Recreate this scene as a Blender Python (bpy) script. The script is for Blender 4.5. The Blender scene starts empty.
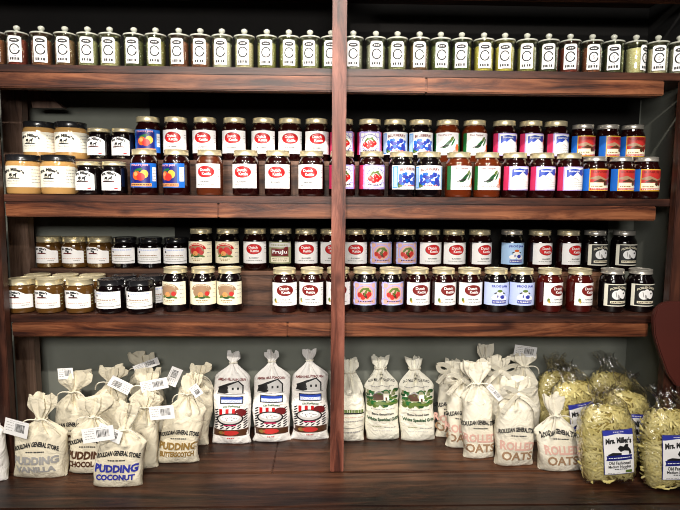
import bpy, bmesh, math, random
from mathutils import Vector, Matrix
from mathutils.bvhtree import BVHTree
PI = math.pi
sc = bpy.context.scene
C = sc.collection
R0 = random.Random(7)

# ------------------------------------------------------------------ camera
F, PIT, YAW, ROLL, H = 539.0, 0.1021, 0.02619, 0.00696, 1.45
cp, sp, cy, sy = math.cos(PIT), math.sin(PIT), math.cos(YAW), math.sin(YAW)
fw = Vector((sy*cp, cy*cp, -sp)); rt = Vector((cy, -sy, 0)); up = rt.cross(fw)
r2 = math.cos(ROLL)*rt + math.sin(ROLL)*up
u2 = -math.sin(ROLL)*rt + math.cos(ROLL)*up
cam = bpy.data.cameras.new('camera'); co = bpy.data.objects.new('camera', cam); C.objects.link(co)
co.matrix_world = Matrix(((r2.x, u2.x, -fw.x, 0), (r2.y, u2.y, -fw.y, 0), (r2.z, u2.z, -fw.z, H), (0, 0, 0, 1)))
cam.sensor_fit = 'HORIZONTAL'; cam.sensor_width = 36; cam.lens = F*36/680; cam.clip_start = .02
sc.camera = co; sc.cycles.filter_width = 1.0; sc.cycles.caustics_reflective = False; sc.cycles.caustics_refractive = False
def ray(px, py): return fw + r2*((px-340)/F) - u2*((py-255)/F)
def atY(px, py, Y):
    d = ray(px, py); t = Y/d.y; return Vector((d.x*t, Y, H+d.z*t))
def atZ(px, py, z):
    d = ray(px, py); t = (z-H)/d.z; return Vector((d.x*t, d.y*t, z))

# ------------------------------------------------------------------ materials
def newmat(name):
    m = bpy.data.materials.new(name); m.use_nodes = True
    nt = m.node_tree; return m, nt, nt.nodes['Principled BSDF']
def L(nt, a, b): nt.links.new(a, b)
def flat(name, col, rough=.6, metal=0, coat=0, spec=None):
    m, nt, b = newmat(name)
    b.inputs['Base Color'].default_value = (*col, 1); b.inputs['Roughness'].default_value = rough
    b.inputs['Metallic'].default_value = metal
    if coat: b.inputs['Coat Weight'].default_value = coat; b.inputs['Coat Roughness'].default_value = .03
    if spec is not None: b.inputs['Specular IOR Level'].default_value = spec
    return m
def wood(name, dark, mid, light, axis='x', rough=.45, sc_=1.0, spec=.4):
    m, nt, b = newmat(name); N = nt.nodes
    tc = N.new('ShaderNodeTexCoord'); mp = N.new('ShaderNodeMapping')
    s = {'x': (1.5, 15, 15), 'y': (15, 1.5, 15), 'z': (15, 15, 1.5)}[axis]
    mp.inputs['Scale'].default_value = [v*sc_ for v in s]
    L(nt, tc.outputs['Object'], mp.inputs['Vector'])
    n1 = N.new('ShaderNodeTexNoise'); n1.inputs['Scale'].default_value = 2.0; n1.inputs['Detail'].default_value = 10
    n1.inputs['Roughness'].default_value = .70; n1.inputs['Distortion'].default_value = 1.6
    L(nt, mp.outputs[0], n1.inputs['Vector'])
    w = N.new('ShaderNodeTexWave'); w.wave_type = 'RINGS'; w.rings_direction = {'x': 'Y', 'y': 'Z', 'z': 'Y'}[axis]
    w.inputs['Scale'].default_value = .45; w.inputs['Distortion'].default_value = 9; w.inputs['Detail'].default_value = 3; w.inputs['Detail Scale'].default_value = .7
    L(nt, mp.outputs[0], w.inputs['Vector'])
    mx = N.new('ShaderNodeMix'); mx.data_type = 'FLOAT'; mx.inputs[0].default_value = .13
    L(nt, n1.outputs['Fac'], mx.inputs[2]); L(nt, w.outputs['Fac'], mx.inputs[3])
    cr = N.new('ShaderNodeValToRGB'); e = cr.color_ramp.elements
    e[0].position = .36; e[0].color = (*dark, 1); e[1].position = .64; e[1].color = (*light, 1)
    k = e.new(.48); k.color = (*mid, 1)
    L(nt, mx.outputs[0], cr.inputs['Fac'])
    # knots
    v = N.new('ShaderNodeTexVoronoi'); v.inputs['Scale'].default_value = 1.0
    mp2 = N.new('ShaderNodeMapping'); mp2.inputs['Scale'].default_value = {'x': (4, 9, 9), 'y': (9, 4, 9), 'z': (9, 9, 4)}[axis]
    L(nt, tc.outputs['Object'], mp2.inputs['Vector']); L(nt, mp2.outputs[0], v.inputs['Vector'])
    kr = N.new('ShaderNodeValToRGB'); kr.color_ramp.elements[0].position = .05; kr.color_ramp.elements[1].position = .13
    kr.color_ramp.elements[0].color = (.3, .22, .2, 1); kr.color_ramp.elements[1].color = (1, 1, 1, 1)
    L(nt, v.outputs['Distance'], kr.inputs['Fac'])
    # blotches of stain
    n2 = N.new('ShaderNodeTexNoise'); n2.inputs['Scale'].default_value = 5; n2.inputs['Detail'].default_value = 3
    L(nt, tc.outputs['Object'], n2.inputs['Vector'])
    br = N.new('ShaderNodeValToRGB'); br.color_ramp.elements[0].position = .35; br.color_ramp.elements[0].color = (.5, .46, .46, 1)
    br.color_ramp.elements[1].position = .62; br.color_ramp.elements[1].color = (1.1, 1.05, 1.0, 1)
    L(nt, n2.outputs['Fac'], br.inputs['Fac'])
    def mul(a, c):
        q = N.new('ShaderNodeMix'); q.data_type = 'RGBA'; q.blend_type = 'MULTIPLY'; q.inputs[0].default_value = 1
        L(nt, a, q.inputs[6]); L(nt, c, q.inputs[7]); return q.outputs[2]
    L(nt, mul(mul(cr.outputs[0], kr.outputs[0]), br.outputs[0]), b.inputs['Base Color'])
    b.inputs['Roughness'].default_value = rough; b.inputs['Specular IOR Level'].default_value = spec
    bp = N.new('ShaderNodeBump'); bp.inputs['Strength'].default_value = .35; bp.inputs['Distance'].default_value = .003
    L(nt, mx.outputs[0], bp.inputs['Height']); L(nt, bp.outputs[0], b.inputs['Normal'])
    return m
def mottled(name, c1, c2, scale=6, rough=.7, bump=.2, dist=.004):
    m, nt, b = newmat(name); N = nt.nodes
    tc = N.new('ShaderNodeTexCoord'); n = N.new('ShaderNodeTexNoise'); n.inputs['Scale'].default_value = scale; n.inputs['Detail'].default_value = 6
    L(nt, tc.outputs['Object'], n.inputs['Vector'])
    cr = N.new('ShaderNodeValToRGB'); cr.color_ramp.elements[0].position = .3; cr.color_ramp.elements[1].position = .7
    cr.color_ramp.elements[0].color = (*c1, 1); cr.color_ramp.elements[1].color = (*c2, 1)
    L(nt, n.outputs['Fac'], cr.inputs['Fac']); L(nt, cr.outputs[0], b.inputs['Base Color'])
    b.inputs['Roughness'].default_value = rough
    bp = N.new('ShaderNodeBump'); bp.inputs['Strength'].default_value = bump; bp.inputs['Distance'].default_value = dist
    L(nt, n.outputs['Fac'], bp.inputs['Height']); L(nt, bp.outputs[0], b.inputs['Normal'])
    return m
M = {}
M['beam'] = wood('beam_wood', (.026, .006, .003), (.105, .031, .012), (.235, .088, .038), 'x')
M['board'] = wood('board_wood', (.014, .004, .0025), (.046, .0145, .0075), (.09, .031, .016), 'x')
M['post'] = wood('post_wood', (.040, .010, .006), (.135, .040, .024), (.27, .10, .068), 'z')
M['darkpost'] = wood('dark_post_wood', (.022, .007, .005), (.05, .017, .010), (.10, .035, .02), 'z')
M['rearpost'] = wood('rear_post_wood', (.10, .06, .042), (.22, .14, .10), (.32, .215, .165), 'z')
M['riser'] = wood('riser_wood', (.03, .013, .008), (.08, .038, .021), (.15, .075, .044), 'x')
M['table'] = wood('counter_wood', (.009, .003, .002), (.042, .015, .007), (.125, .053, .026), 'x', rough=.42, sc_=.7)
M['floor'] = wood('floor_wood', (.04, .02, .012), (.08, .045, .03), (.12, .07, .045), 'y')
M['wall'] = mottled('grey_green_wall', (.18, .19, .155), (.25, .26, .22), 5, .8)
M['darkwall_shade'] = mottled('dark_wall_and_shade', (.002, .0016, .0012), (.005, .004, .003), 5, .95)  # near-black: dark room walls, and the shade painted in behind the shelves
M['redboard'] = mottled('dark_red_paint', (.05, .005, .0015), (.075, .009, .003), 3, .6, .05)
M['cloth'] = None
def cloth(name, c1, c2):
    m, nt, b = newmat(name); N = nt.nodes
    tc = N.new('ShaderNodeTexCoord')
    n = N.new('ShaderNodeTexNoise'); n.inputs['Scale'].default_value = 14; n.inputs['Detail'].default_value = 4
    L(nt, tc.outputs['Object'], n.inputs['Vector'])
    cr = N.new('ShaderNodeValToRGB'); cr.color_ramp.elements[0].position = .3; cr.color_ramp.elements[1].position = .7
    cr.color_ramp.elements[0].color = (*c1, 1); cr.color_ramp.elements[1].color = (*c2, 1)
    L(nt, n.outputs['Fac'], cr.inputs['Fac']); L(nt, cr.outputs[0], b.inputs['Base Color'])
    b.inputs['Roughness'].default_value = .85
    n2 = N.new('ShaderNodeTexNoise'); n2.inputs['Scale'].default_value = 26; n2.inputs['Detail'].default_value = 4; n2.inputs['Distortion'].default_value = .8
    L(nt, tc.outputs['Object'], n2.inputs['Vector'])
    bp = N.new('ShaderNodeBump'); bp.inputs['Strength'].default_value = .9; bp.inputs['Distance'].default_value = .010
    L(nt, n2.outputs['Fac'], bp.inputs['Height']); L(nt, bp.outputs[0], b.inputs['Normal'])
    return m
M['muslin'] = cloth('cream_muslin', (.62, .56, .42), (.79, .73, .57))
M['oatcloth'] = cloth('pale_muslin', (.68, .63, .50), (.84, .80, .67))
M['white_cloth'] = cloth('white_cotton', (.80, .76, .72), (.90, .88, .84))
M['gritcloth'] = cloth('ivory_cotton', (.76, .73, .60), (.88, .86, .74))
INK = {
 'white': (.88, .87, .86), 'cream': (.86, .80, .60), 'ivory': (.86, .83, .70), 'black': (.012, .011, .012), 'red': (.55, .01, .012), 'dkred': (.18, .012, .01),
 'pink': (.8, .35, .45), 'magenta': (.50, .02, .09), 'lilac': (.45, .38, .78), 'blue': (.02, .06, .42), 'sky': (.06, .30, .75),
 'brightblue': (.01, .13, .55), 'navy': (.008, .012, .16), 'lightblue': (.38, .58, .85), 'paleblue': (.50, .58, .86), 'green': (.012, .13, .03), 'leaf': (.11, .17, .03),
 'dkgreen': (.012, .07, .02), 'orange': (.62, .10, .012), 'peach': (.72, .30, .10), 'yellow': (.70, .42, .05), 'grey': (.35, .34, .33), 'ltgrey': (.58, .57, .55),
 'brown': (.075, .028, .012), 'tan': (.34, .21, .12), 'olive': (.30, .31, .17), 'sunset': (.50, .03, .025), 'gold': (.27, .16, .04), 'palepink': (.66, .40, .33), 'maroon': (.14, .01, .012), 'inkblue': (.03, .04, .33),
}
for k, v in INK.items(): M[k] = flat('ink_'+k, v, .38)
M['black'] = flat('ink_black', (.006, .0055, .006), .6)
M['paper'] = flat('label_paper', (.90, .89, .88), .35)
M['brass'] = flat('brass_lid', (.84, .74, .48), .36, .65)
M['silver'] = flat('silver_lid', (.74, .70, .62), .32, .75)
M['blacklid'] = flat('black_lid', (.012, .012, .014), .25, 0, .6)
def jam(n, c, spec=.7):
    m = flat('jam_'+n, c, .12, 0, 1.0); return m
M['j_black'] = jam('black', (.003, .0015, .002)); M['j_dark'] = jam('dark_red', (.012, .0014, .0014)); M['j_red'] = jam('red', (.055, .004, .003))
M['j_amber'] = jam('amber', (.105, .017, .004)); M['j_brown'] = jam('brown', (.085, .018, .006)); M['j_butter'] = jam('butter', (.48, .27, .09)); M['j_honey'] = jam('honey', (.10, .045, .010))
def glass(name, col, rough=.02, tr=1):
    m, nt, b = newmat(name); b.inputs['Base Color'].default_value = (*col, 1); b.inputs['Roughness'].default_value = rough
    b.inputs['Transmission Weight'].default_value = tr; b.inputs['IOR'].default_value = 1.45; return m
def thinglass():
    m = bpy.data.materials.new('clear_glass'); m.use_nodes = True; nt = m.node_tree; N = nt.nodes; N.clear()
    out = N.new('ShaderNodeOutputMaterial'); tr = N.new('ShaderNodeBsdfTransparent'); gl = N.new('ShaderNodeBsdfGlossy')
    tr.inputs[0].default_value = (.975, .985, .955, 1); gl.inputs['Roughness'].default_value = .06; gl.inputs['Color'].default_value = (.95, 1, .9, 1)
    lw = N.new('ShaderNodeLayerWeight'); lw.inputs[0].default_value = .3; mr = N.new('ShaderNodeMapRange')
    mr.inputs['To Min'].default_value = .05; mr.inputs['To Max'].default_value = .85; L(nt, lw.outputs['Facing'], mr.inputs['Value'])
    mx = N.new('ShaderNodeMixShader'); L(nt, mr.outputs[0], mx.inputs[0]); L(nt, tr.outputs[0], mx.inputs[1]); L(nt, gl.outputs[0], mx.inputs[2])
    L(nt, mx.outputs[0], out.inputs[0]); return m
M['glass'] = thinglass()
M['lidglass'] = glass('pressed_glass', (.88, .90, .78), .10, .55)
def film():
    m = bpy.data.materials.new('clear_plastic_film'); m.use_nodes = True; nt = m.node_tree; N = nt.nodes
    N.clear(); out = N.new('ShaderNodeOutputMaterial'); tr = N.new('ShaderNodeBsdfTransparent'); gl = N.new('ShaderNodeBsdfGlossy')
    tr.inputs[0].default_value = (.95, .94, .93, 1); gl.inputs['Roughness'].default_value = .12; gl.inputs['Color'].default_value = (1, 1, 1, 1)
    lw = N.new('ShaderNodeLayerWeight'); lw.inputs[0].default_value = .35
    n = N.new('ShaderNodeTexNoise'); n.inputs['Scale'].default_value = 38; n.inputs['Detail'].default_value = 3
    tc = N.new('ShaderNodeTexCoord'); L(nt, tc.outputs['Object'], n.inputs['Vector'])
    bp = N.new('ShaderNodeBump'); bp.inputs['Strength'].default_value = .9; bp.inputs['Distance'].default_value = .012
    L(nt, n.outputs['Fac'], bp.inputs['Height']); L(nt, bp.outputs[0], gl.inputs['Normal']); L(nt, bp.outputs[0], lw.inputs['Normal'])
    mr = N.new('ShaderNodeMapRange'); mr.inputs['To Min'].default_value = .05; mr.inputs['To Max'].default_value = .95
    L(nt, lw.outputs['Facing'], mr.inputs['Value'])
    mx = N.new('ShaderNodeMixShader'); L(nt, mr.outputs[0], mx.inputs[0]); L(nt, tr.outputs[0], mx.inputs[1]); L(nt, gl.outputs[0], mx.inputs[2])
    L(nt, mx.outputs[0], out.inputs[0]); return m
M['film'] = film()
M['noodle'] = mottled('dried_noodle', (.60, .50, .14), (.84, .75, .34), 30, .5, .05)
M['noodlecore'] = flat('noodle_core', (.34, .26, .06), .8)
def spice(n, a, b): M['s_'+n] = mottled('spice_'+n, tuple(min(.85, q*1.5+.01) for q in a), tuple(min(.9, q*1.5+.02) for q in b), 220, .9, .6, .003)
spice('chili', (.09, .008, .004), (.28, .03, .012)); spice('rust', (.16, .045, .015), (.38, .15, .06)); spice('brown', (.07, .03, .012), (.24, .11, .04))
spice('sage', (.14, .15, .06), (.40, .40, .20)); spice('straw', (.40, .33, .14), (.68, .60, .32)); spice('darkherb', (.018, .022, .008), (.09, .10, .035))
spice('pepper', (.05, .02, .01), (.34, .10, .04)); spice('cream', (.60, .52, .30), (.82, .74, .50)); spice('oatmeal', (.48, .36, .20), (.72, .58, .36))
spice('olive', (.12, .12, .02), (.32, .31, .09)); spice('mustard', (.48, .34, .03), (.74, .56, .10)); spice('grey', (.16, .16, .12), (.38, .37, .28)); spice('green', (.03, .05, .012), (.13, .18, .04))

# ------------------------------------------------------------------ object helpers
def link(name, me, parent=None, mats=None, smooth=None):
    o = bpy.data.objects.new(name, me); C.objects.link(o)
    if parent: o.parent = parent
    if mats:
        for m in (mats if isinstance(mats, (list, tuple)) else [mats]): me.materials.append(m)
    return o
def obj(name, bm, mats, parent=None, smooth=True, angle=None):
    me = bpy.data.meshes.new(name); bm.to_mesh(me); bm.free()
    if smooth:
        me.polygons.foreach_set('use_smooth', [True]*len(me.polygons))
        me.set_sharp_from_angle(angle=math.radians(angle or 38))
    return link(name, me, parent, mats)
def thing(name, label, cat, loc=(0, 0, 0), rz=0, group=None):
    o = bpy.data.objects.new(name, None); C.objects.link(o); o.empty_display_size = .03
    o.location = loc; o.rotation_euler = (0, 0, rz); tag(o, label, cat, group); return o
def tag(o, label, cat, group=None):
    o['label'] = label; o['category'] = cat
    if group: o['group'] = group
    return o
def structure(o): o['kind'] = 'structure'; return o
def bx(bm, x0, x1, y0, y1, z0, z1, bev=0, mi=0):
    r = bmesh.ops.create_cube(bm, size=1)
    vs = r['verts']
    for v in vs:
        v.co = Vector(((x0+x1)/2+v.co.x*(x1-x0), (y0+y1)/2+v.co.y*(y1-y0), (z0+z1)/2+v.co.z*(z1-z0)))
    fs = set(f for v in vs for f in v.link_faces)
    for f in fs: f.material_index = mi
    if bev:
        es = list(set(e for v in vs for e in v.link_edges))
        bmesh.ops.bevel(bm, geom=es, offset=bev, segments=2, affect='EDGES')
    return vs
def box(name, mat, x0, x1, y0, y1, z0, z1, parent=None, bev=.002):
    bm = bmesh.new(); bx(bm, x0, x1, y0, y1, z0, z1, bev); return obj(name, bm, mat, parent, smooth=False)
def lathe(bm, prof, n=28, mi=0, wob=None):
    rings = []
    for r, z in prof:
        if r < 1e-6: rings.append([bm.verts.new((0, 0, z))]); continue
        rings.append([bm.verts.new((r*math.cos(2*PI*i/n), r*math.sin(2*PI*i/n), z)) for i in range(n)])
    for a, b in zip(rings, rings[1:]):
        for i in range(n):
            j = (i+1) % n
            q = [a[i % len(a)], a[j % len(a)], b[j % len(b)], b[i % len(b)]]
            q = list(dict.fromkeys(q))
            if len(q) > 2:
                f = bm.faces.new(q); f.material_index = mi
    return rings
def tube(bm, pts, r, n=6, mi=0, closed=False):
    pts = [Vector(p) for p in pts]; rings = []
    for i, p in enumerate(pts):
        a = pts[i-1] if (i or closed) else pts[i]; b = pts[(i+1) % len(pts)] if (i < len(pts)-1 or closed) else pts[i]
        t = (b-a).normalized(); s = t.cross(Vector((0, 0, 1)))
        if s.length < .1: s = t.cross(Vector((0, 1, 0)))
        s.normalize(); q = s.cross(t)
        rings.append([bm.verts.new(p+r*(math.cos(2*PI*k/n)*s+math.sin(2*PI*k/n)*q)) for k in range(n)])
    seq = list(zip(rings, rings[1:]))+([(rings[-1], rings[0])] if closed else [])
    for a, b in seq:
        for k in range(n):
            f = bm.faces.new((a[k], a[(k+1) % n], b[(k+1) % n], b[k])); f.material_index = mi
    if not closed:
        bm.faces.new(rings[0][::-1]); bm.faces.new(rings[-1])

# ------------------------------------------------------------------ printed art
_tc = {}
def text_tris(s, bold=.012):
    key = (s, bold)
    if key in _tc: return _tc[key]
    cu = bpy.data.curves.new('t', 'FONT'); cu.body = s; cu.size = 1; cu.align_x = 'CENTER'; cu.align_y = 'CENTER'; cu.resolution_u = 2; cu.offset = bold
    o = bpy.data.objects.new('t', cu); C.objects.link(o); dg = bpy.context.evaluated_depsgraph_get(); dg.update()
    me = bpy.data.meshes.new_from_object(o.evaluated_get(dg))
    me.calc_loop_triangles()
    vs = [(v.co.x, v.co.y) for v in me.vertices]; fs = [tuple(t.vertices) for t in me.loop_triangles]
    bpy.data.objects.remove(o); bpy.data.curves.remove(cu); bpy.data.meshes.remove(me)
    w = (max(v[0] for v in vs)-min(v[0] for v in vs)) or 1
    hh = (max(v[1] for v in vs)-min(v[1] for v in vs)) or 1
    cx = (max(v[0] for v in vs)+min(v[0] for v in vs))/2; cyy = (max(v[1] for v in vs)+min(v[1] for v in vs))/2
    _tc[key] = ([((a-cx), (b-cyy)) for a, b in vs], fs, w, hh); return _tc[key]
class Art:
    def __init__(s): s.it = []; s.mats = []
    def mi(s, m):
        if m not in s.mats: s.mats.append(m)
        return s.mats.index(m)
    def poly(s, m, pts, l=1): s.it.append((s.mi(m), l, list(pts), [tuple(range(len(pts)))])); return s
    def rect(s, m, x0, x1, y0, y1, l=1): return s.poly(m, [(x0, y0), (x1, y0), (x1, y1), (x0, y1)], l)
    def ell(s, m, x, y, a, b, l=1, n=24, rot=0):
        c, d = math.cos(rot), math.sin(rot); P = []
        for i in range(n):
            t = 2*PI*i/n; u, v = a*math.cos(t), b*math.sin(t); P.append((x+u*c-v*d, y+u*d+v*c))
        return s.poly(m, P, l)
    def ring(s, m, x, y, a, b, t, l=1, a0=0, a1=2*PI, n=28):
        vs = []; fs = []
        for i in range(n+1):
            th = a0+(a1-a0)*i/n; vs += [(x+a*math.cos(th), y+b*math.sin(th)), (x+(a-t)*math.cos(th), y+(b-t)*math.sin(th))]
        for i in range(n): fs.append((2*i, 2*i+1, 2*i+3, 2*i+2))
        s.it.append((s.mi(m), l, vs, fs)); return s
    def text(s, m, st, x, y, w=None, h=None, l=3, arc=0, rot=0, bold=.022):
        vs, fs, tw, th = text_tris(st, bold); kx = (w/tw) if w else None; ky = (h/th) if h else None
        kx = kx or ky; ky = ky or kx; out = []
        for a, b in vs:
            a *= kx; b *= ky
            if arc: b += -a*a/(2*arc)          # arched baseline
            c, d = math.cos(rot), math.sin(rot)
            out.append((x+a*c-b*d, y+a*d+b*c))
        s.it.append((s.mi(m), l, out, fs)); return s
    def dashes(s, m, x0, x1, y, h=.0014, seed=1, l=3):
        r = random.Random(seed); x = x0
        while x < x1:
            w = r.uniform(.002, .006); s.rect(m, x, min(x+w, x1), y-h/2, y+h/2, l); x += w+r.uniform(.0008, .002)
        return s
    def mesh(s, fn, step=.005, bis=True):
        bm = bmesh.new()
        lay = bm.verts.layers.float.new('lay')
        for mi, l, vs, fs in s.it:
            bv = [bm.verts.new((a, b, 0)) for a, b in vs]
            for v in bv: v[lay] = l
            for f in fs:
                try: q = bm.faces.new([bv[i] for i in f]); q.material_index = mi
                except ValueError: pass
        if bis:
            xs = [v.co.x for v in bm.verts]; ys = [v.co.y for v in bm.verts]
            def cuts(lo, hi, ax):
                k = math.ceil(lo/step)
                while k*step < hi:
                    p = [0, 0, 0]; n = [0, 0, 0]; p[ax] = k*step; n[ax] = 1
                    bmesh.ops.bisect_plane(bm, geom=bm.verts[:]+bm.edges[:]+bm.faces[:], plane_co=p, plane_no=n, dist=1e-7); k += 1
            cuts(min(xs), max(xs), 0)
            if bis == 2: cuts(min(ys), max(ys), 1)
        for f in bm.faces:
            if f.normal.z < 0: pass
        bm.normal_update()
        fl = [f for f in bm.faces if f.normal.z < 0]
        bmesh.ops.reverse_faces(bm, faces=fl)
        for v in bm.verts: v.co = fn(v.co.x, v.co.y, v[lay])
        return bm
    def cyl(s, name, R, parent):
        def fn(x, y, l):
            r = R+.0004+.00022*l; a = x/R; return Vector((r*math.sin(a), -r*math.cos(a), y))
        return obj(name, s.mesh(fn, .006), [M[k] if isinstance(k, str) else k for k in s.mats], parent)
    def on(s, name, bvh, parent, xf=None, off=.0008, step=.008):
        def fn(x, y, l):
            if xf: x, y = xf(x, y)
            h = bvh.ray_cast(Vector((x, -1, y)), Vector((0, 1, 0)))
            yy = h[0].y if h[0] else 0
            return Vector((x, yy-off-.0003*l, y))
        return obj(name, s.mesh(fn, step, 2), [M[k] for k in s.mats], parent)

def millers(a, y, w, c='black', tx='brown', sub=None):   # arched name over a horse and buggy
    a.text(c, "Mrs. Miller's", 0, y+.0165, w=w*.86, h=.0095, arc=w*.75, bold=.05)
    a.poly(c, [(-.012, y-.001), (-.010, y+.005), (-.003, y+.006), (-.002, y-.001)], 2)      # buggy
    a.ring(c, -.009, y-.0035, .003, .003, .001, 2); a.ring(c, -.003, y-.0035, .003, .003, .001, 2)
    a.poly(c, [(.001, y-.001), (.001, y+.003), (.007, y+.004), (.010, y+.008), (.012, y+.006), (.010, y+.001), (.009, y-.006), (.007, y-.006), (.007, y-.001), (.003, y-.001), (.002, y-.006), (.001, y-.006)], 2)
    a.poly(c, [(-.020, y-.010), (-.014, y-.007), (0, y-.0062), (.014, y-.007), (.020, y-.010), (.012, y-.0095), (-.012, y-.0095)], 2)

# label art; y runs 0 (base) upward in metres on the jar, x along the wrap
def art_oval(x0=-.045, x1=.045, sub='BLACKBERRY', ov='red', paper='white', pear=False):
    a = Art(); a.rect(paper, x0, x1, .022, .091, 0)
    a.ell(ov, 0, .068, .0255, .0165, 1, 32); a.ring('dkred', 0, .068, .0255, .0165, .0012, 2)
    a.text('white', 'Dutch', -.002, .0735, w=.028, h=.0085); a.text('white', 'Kettle', .003, .0625, w=.026, h=.0085)
    a.text('black', sub, 0, .040, w=.030, h=.0042); a.dashes('grey', -.026, .026, .032, .0022, len(sub))
    a.dashes('grey', .036, .043, .075, .002, 3); a.dashes('grey', .036, .043, .068, .002, 4); a.dashes('grey', .036, .043, .055, .002, 5)
    if pear: a.ell('leaf', -.030, .038, .004, .006, 2); a.ell('yellow', -.028, .034, .003, .005, 2)
    return a
def art_peach():
    a = Art(); a.rect('brightblue', -.052, .052, .022, .091, 0); a.rect('navy', -.030, .030, .034, .085, 1)
    a.text('pink', 'PEACH JAM', 0, .0845, w=.050, h=.0075, l=3)
    a.ell('green', -.004, .071, .014, .004, 2, rot=.3); a.ell('orange', -.008, .056, .013, .013, 2); a.ell('sunset', .004, .052, .012, .011, 3); a.ell('yellow', .014, .060, .011, .012, 2); a.ell('peach', -.010, .060, .006, .006, 4)
    a.rect('peach', -.032, .034, .025, .034, 2); a.dashes('brown', -.029, .031, .0295, .003, 4)
    a.rect('white', .037, .050, .040, .080, 1)
    for k in range(4): a.dashes('grey', .038, .049, .046+k*.008, .0018, k, 2)
    return a
def art_cherry():
    a = Art(); a.rect('magenta', -.052, .052, .022, .091, 0); a.rect('lilac', -.034, .040, .022, .091, 1); a.rect('white', -.027, .033, .028, .087, 2)
    for x, y, q in ((-.024, .083, 1), (.030, .083, -1), (-.024, .032, -1), (.030, .032, 1)): a.ring('lilac', x, y, .012, .010, .0022, 3, n=16)
    a.ring('inkblue', .003, .057, .027, .026, .0015, 3)
    for x, y in ((-.012, .052), (-.003, .046), (.008, .050), (.016, .056), (.003, .058)): a.ell('red', x, y, .0075, .0075, 4, 14); a.ell('palepink', x-.002, y+.002, .002, .002, 5, 8)
    for x, y, r in ((-.008, .066, .9), (.004, .070, .3), (.012, .066, -.6)): a.ell('leaf', x, y, .009, .003, 4, 12, r)
    a.dashes('brown', -.02, .026, .0345, .0025, 6, 4)
    return a
def art_purple():
    a = Art(); a.rect('brown', -.052, -.037, .022, .091, 0); a.rect('paleblue', -.037, .045, .022, .091, 0); a.rect('palepink', -.031, .036, .026, .088, 1)
    for x, y in ((-.026, .082), (.031, .082), (-.026, .033), (.031, .033)): a.ring('lilac', x, y, .013, .011, .003, 2, n=16)
    a.ring('lilac', .002, .058, .030, .027, .004, 3)
    for x, y in ((-.014, .054), (-.004, .047), (.008, .050), (.015, .056)): a.ell('sunset', x, y, .007, .008, 4, 14)
    for x, y, r in ((-.008, .067, .9), (.003, .060, 1.2), (.012, .068, -.6), (.004, .072, .1)): a.ell('leaf', x, y, .010, .0035, 5, 12, r)
    a.ell('brown', .002, .052, .004, .010, 5, 12, .6)
    a.dashes('brown', -.02, .026, .034, .0028, 6, 4)
    return a
def art_blueberry():
    a = Art(); a.rect('white', -.052, .052, .022, .091, 0); a.rect('sky', -.050, -.034, .025, .088, 1); a.rect('lightblue', -.047, -.036, .028, .085, 2); a.rect('lightblue', .038, .050, .025, .088, 1)
    a.text('dkred', 'BLUEBERRY', 0, .081, w=.056, h=.008, arc=.12)
    r = random.Random(5)
    for k in range(36):
        x = r.uniform(-.027, .028); y = .053+r.uniform(-.013, .016)-abs(x)*.15
        a.ell(['blue', 'brightblue', 'inkblue'][k % 3], x, y, .0052, .0052, 2+(k % 3), 12)
    a.ell('blue', .026, .042, .005, .009, 3, 12); a.ell('dkgreen', -.030, .036, .004, .010, 3); a.ell('leaf', -.026, .032, .006, .003, 4)
    a.dashes('red', -.018, .024, .034, .0024, 9)
    return a
def art_pepper():
    a = Art(); a.rect('green', -.055, .055, .022, .091, 0); a.rect('white', -.040, .040, .022, .091, 1)
    a.text('dkred', 'Hot Pepper', -.008, .083, w=.042, h=.006, arc=-.3)
    a.ell('dkgreen', .004, .060, .021, .0045, 2, 16, .75); a.ell('dkgreen', -.004, .050, .012, .005, 3, 16, .5); a.ell('leaf', .014, .072, .008, .004, 3, 14, .9); a.ell('green', .018, .062, .013, .003, 4, 12, 1.1)
    a.ell('orange', .033, .045, .007, .012, 2); a.ell('palepink', .028, .034, .010, .006, 2)
    a.poly('black', [(-.022, .047), (.000, .054), (.004, .050), (-.020, .045)], 4)
    a.dashes('grey', -.026, .020, .032, .002, 2)
    return a
def art_mountain():
    a = Art(); a.rect('magenta', -.055, .055, .022, .091, 0); a.rect('lilac', -.037, .040, .022, .091, 1); a.rect('white', -.033, .036, .025, .088, 2)
    a.poly('blue', [(-.028, .058), (-.028, .082), (-.008, .085), (.010, .082), (.026, .085), (.028, .070), (.020, .064), (.012, .068), (.002, .075), (-.010, .064), (-.018, .066)], 3)
    a.text('white', 'Summit', -.006, .078, w=.034, h=.006, l=5)
    a.poly('red', [(.026, .070), (.034, .076), (.035, .054), (.030, .058)], 4)
    a.poly('ltgrey', [(-.018, .050), (-.004, .060), (.012, .050), (.006, .051), (-.003, .056)], 3)
    for k in range(3): a.dashes('ltgrey', -.026, .028, .046-k*.006, .002, k+3)
    return a
def art_sunset():
    a = Art(); a.rect('brightblue', -.055, .055, .022, .086, 0); a.rect('yellow', -.034, .038, .022, .086, 1); a.rect('sunset', -.031, .036, .046, .083, 2)
    a.rect('cream', -.031, .036, .030, .046, 2); a.rect('red', -.031, .036, .025, .030, 3)
    a.poly('tan', [(-.031, .060), (-.010, .066), (.015, .056), (.036, .064), (.036, .058), (.010, .052), (-.031, .056)], 3)
    a.poly('brown', [(-.020, .050), (-.004, .057), (.014, .051), (.026, .055), (.028, .048), (-.022, .047)], 4)
    a.ell('brown', .012, .043, .006, .006, 4, 12); a.ell('dkred', .022, .044, .005, .007, 4, 12); a.text('dkred', 'SUNRISE', -.003, .077, w=.046, h=.006)
    a.dashes('gold', -.027, .004, .035, .003, 3); a.dashes('white', -.028, .030, .0275, .0018, 3, 4)
    return a
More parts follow.
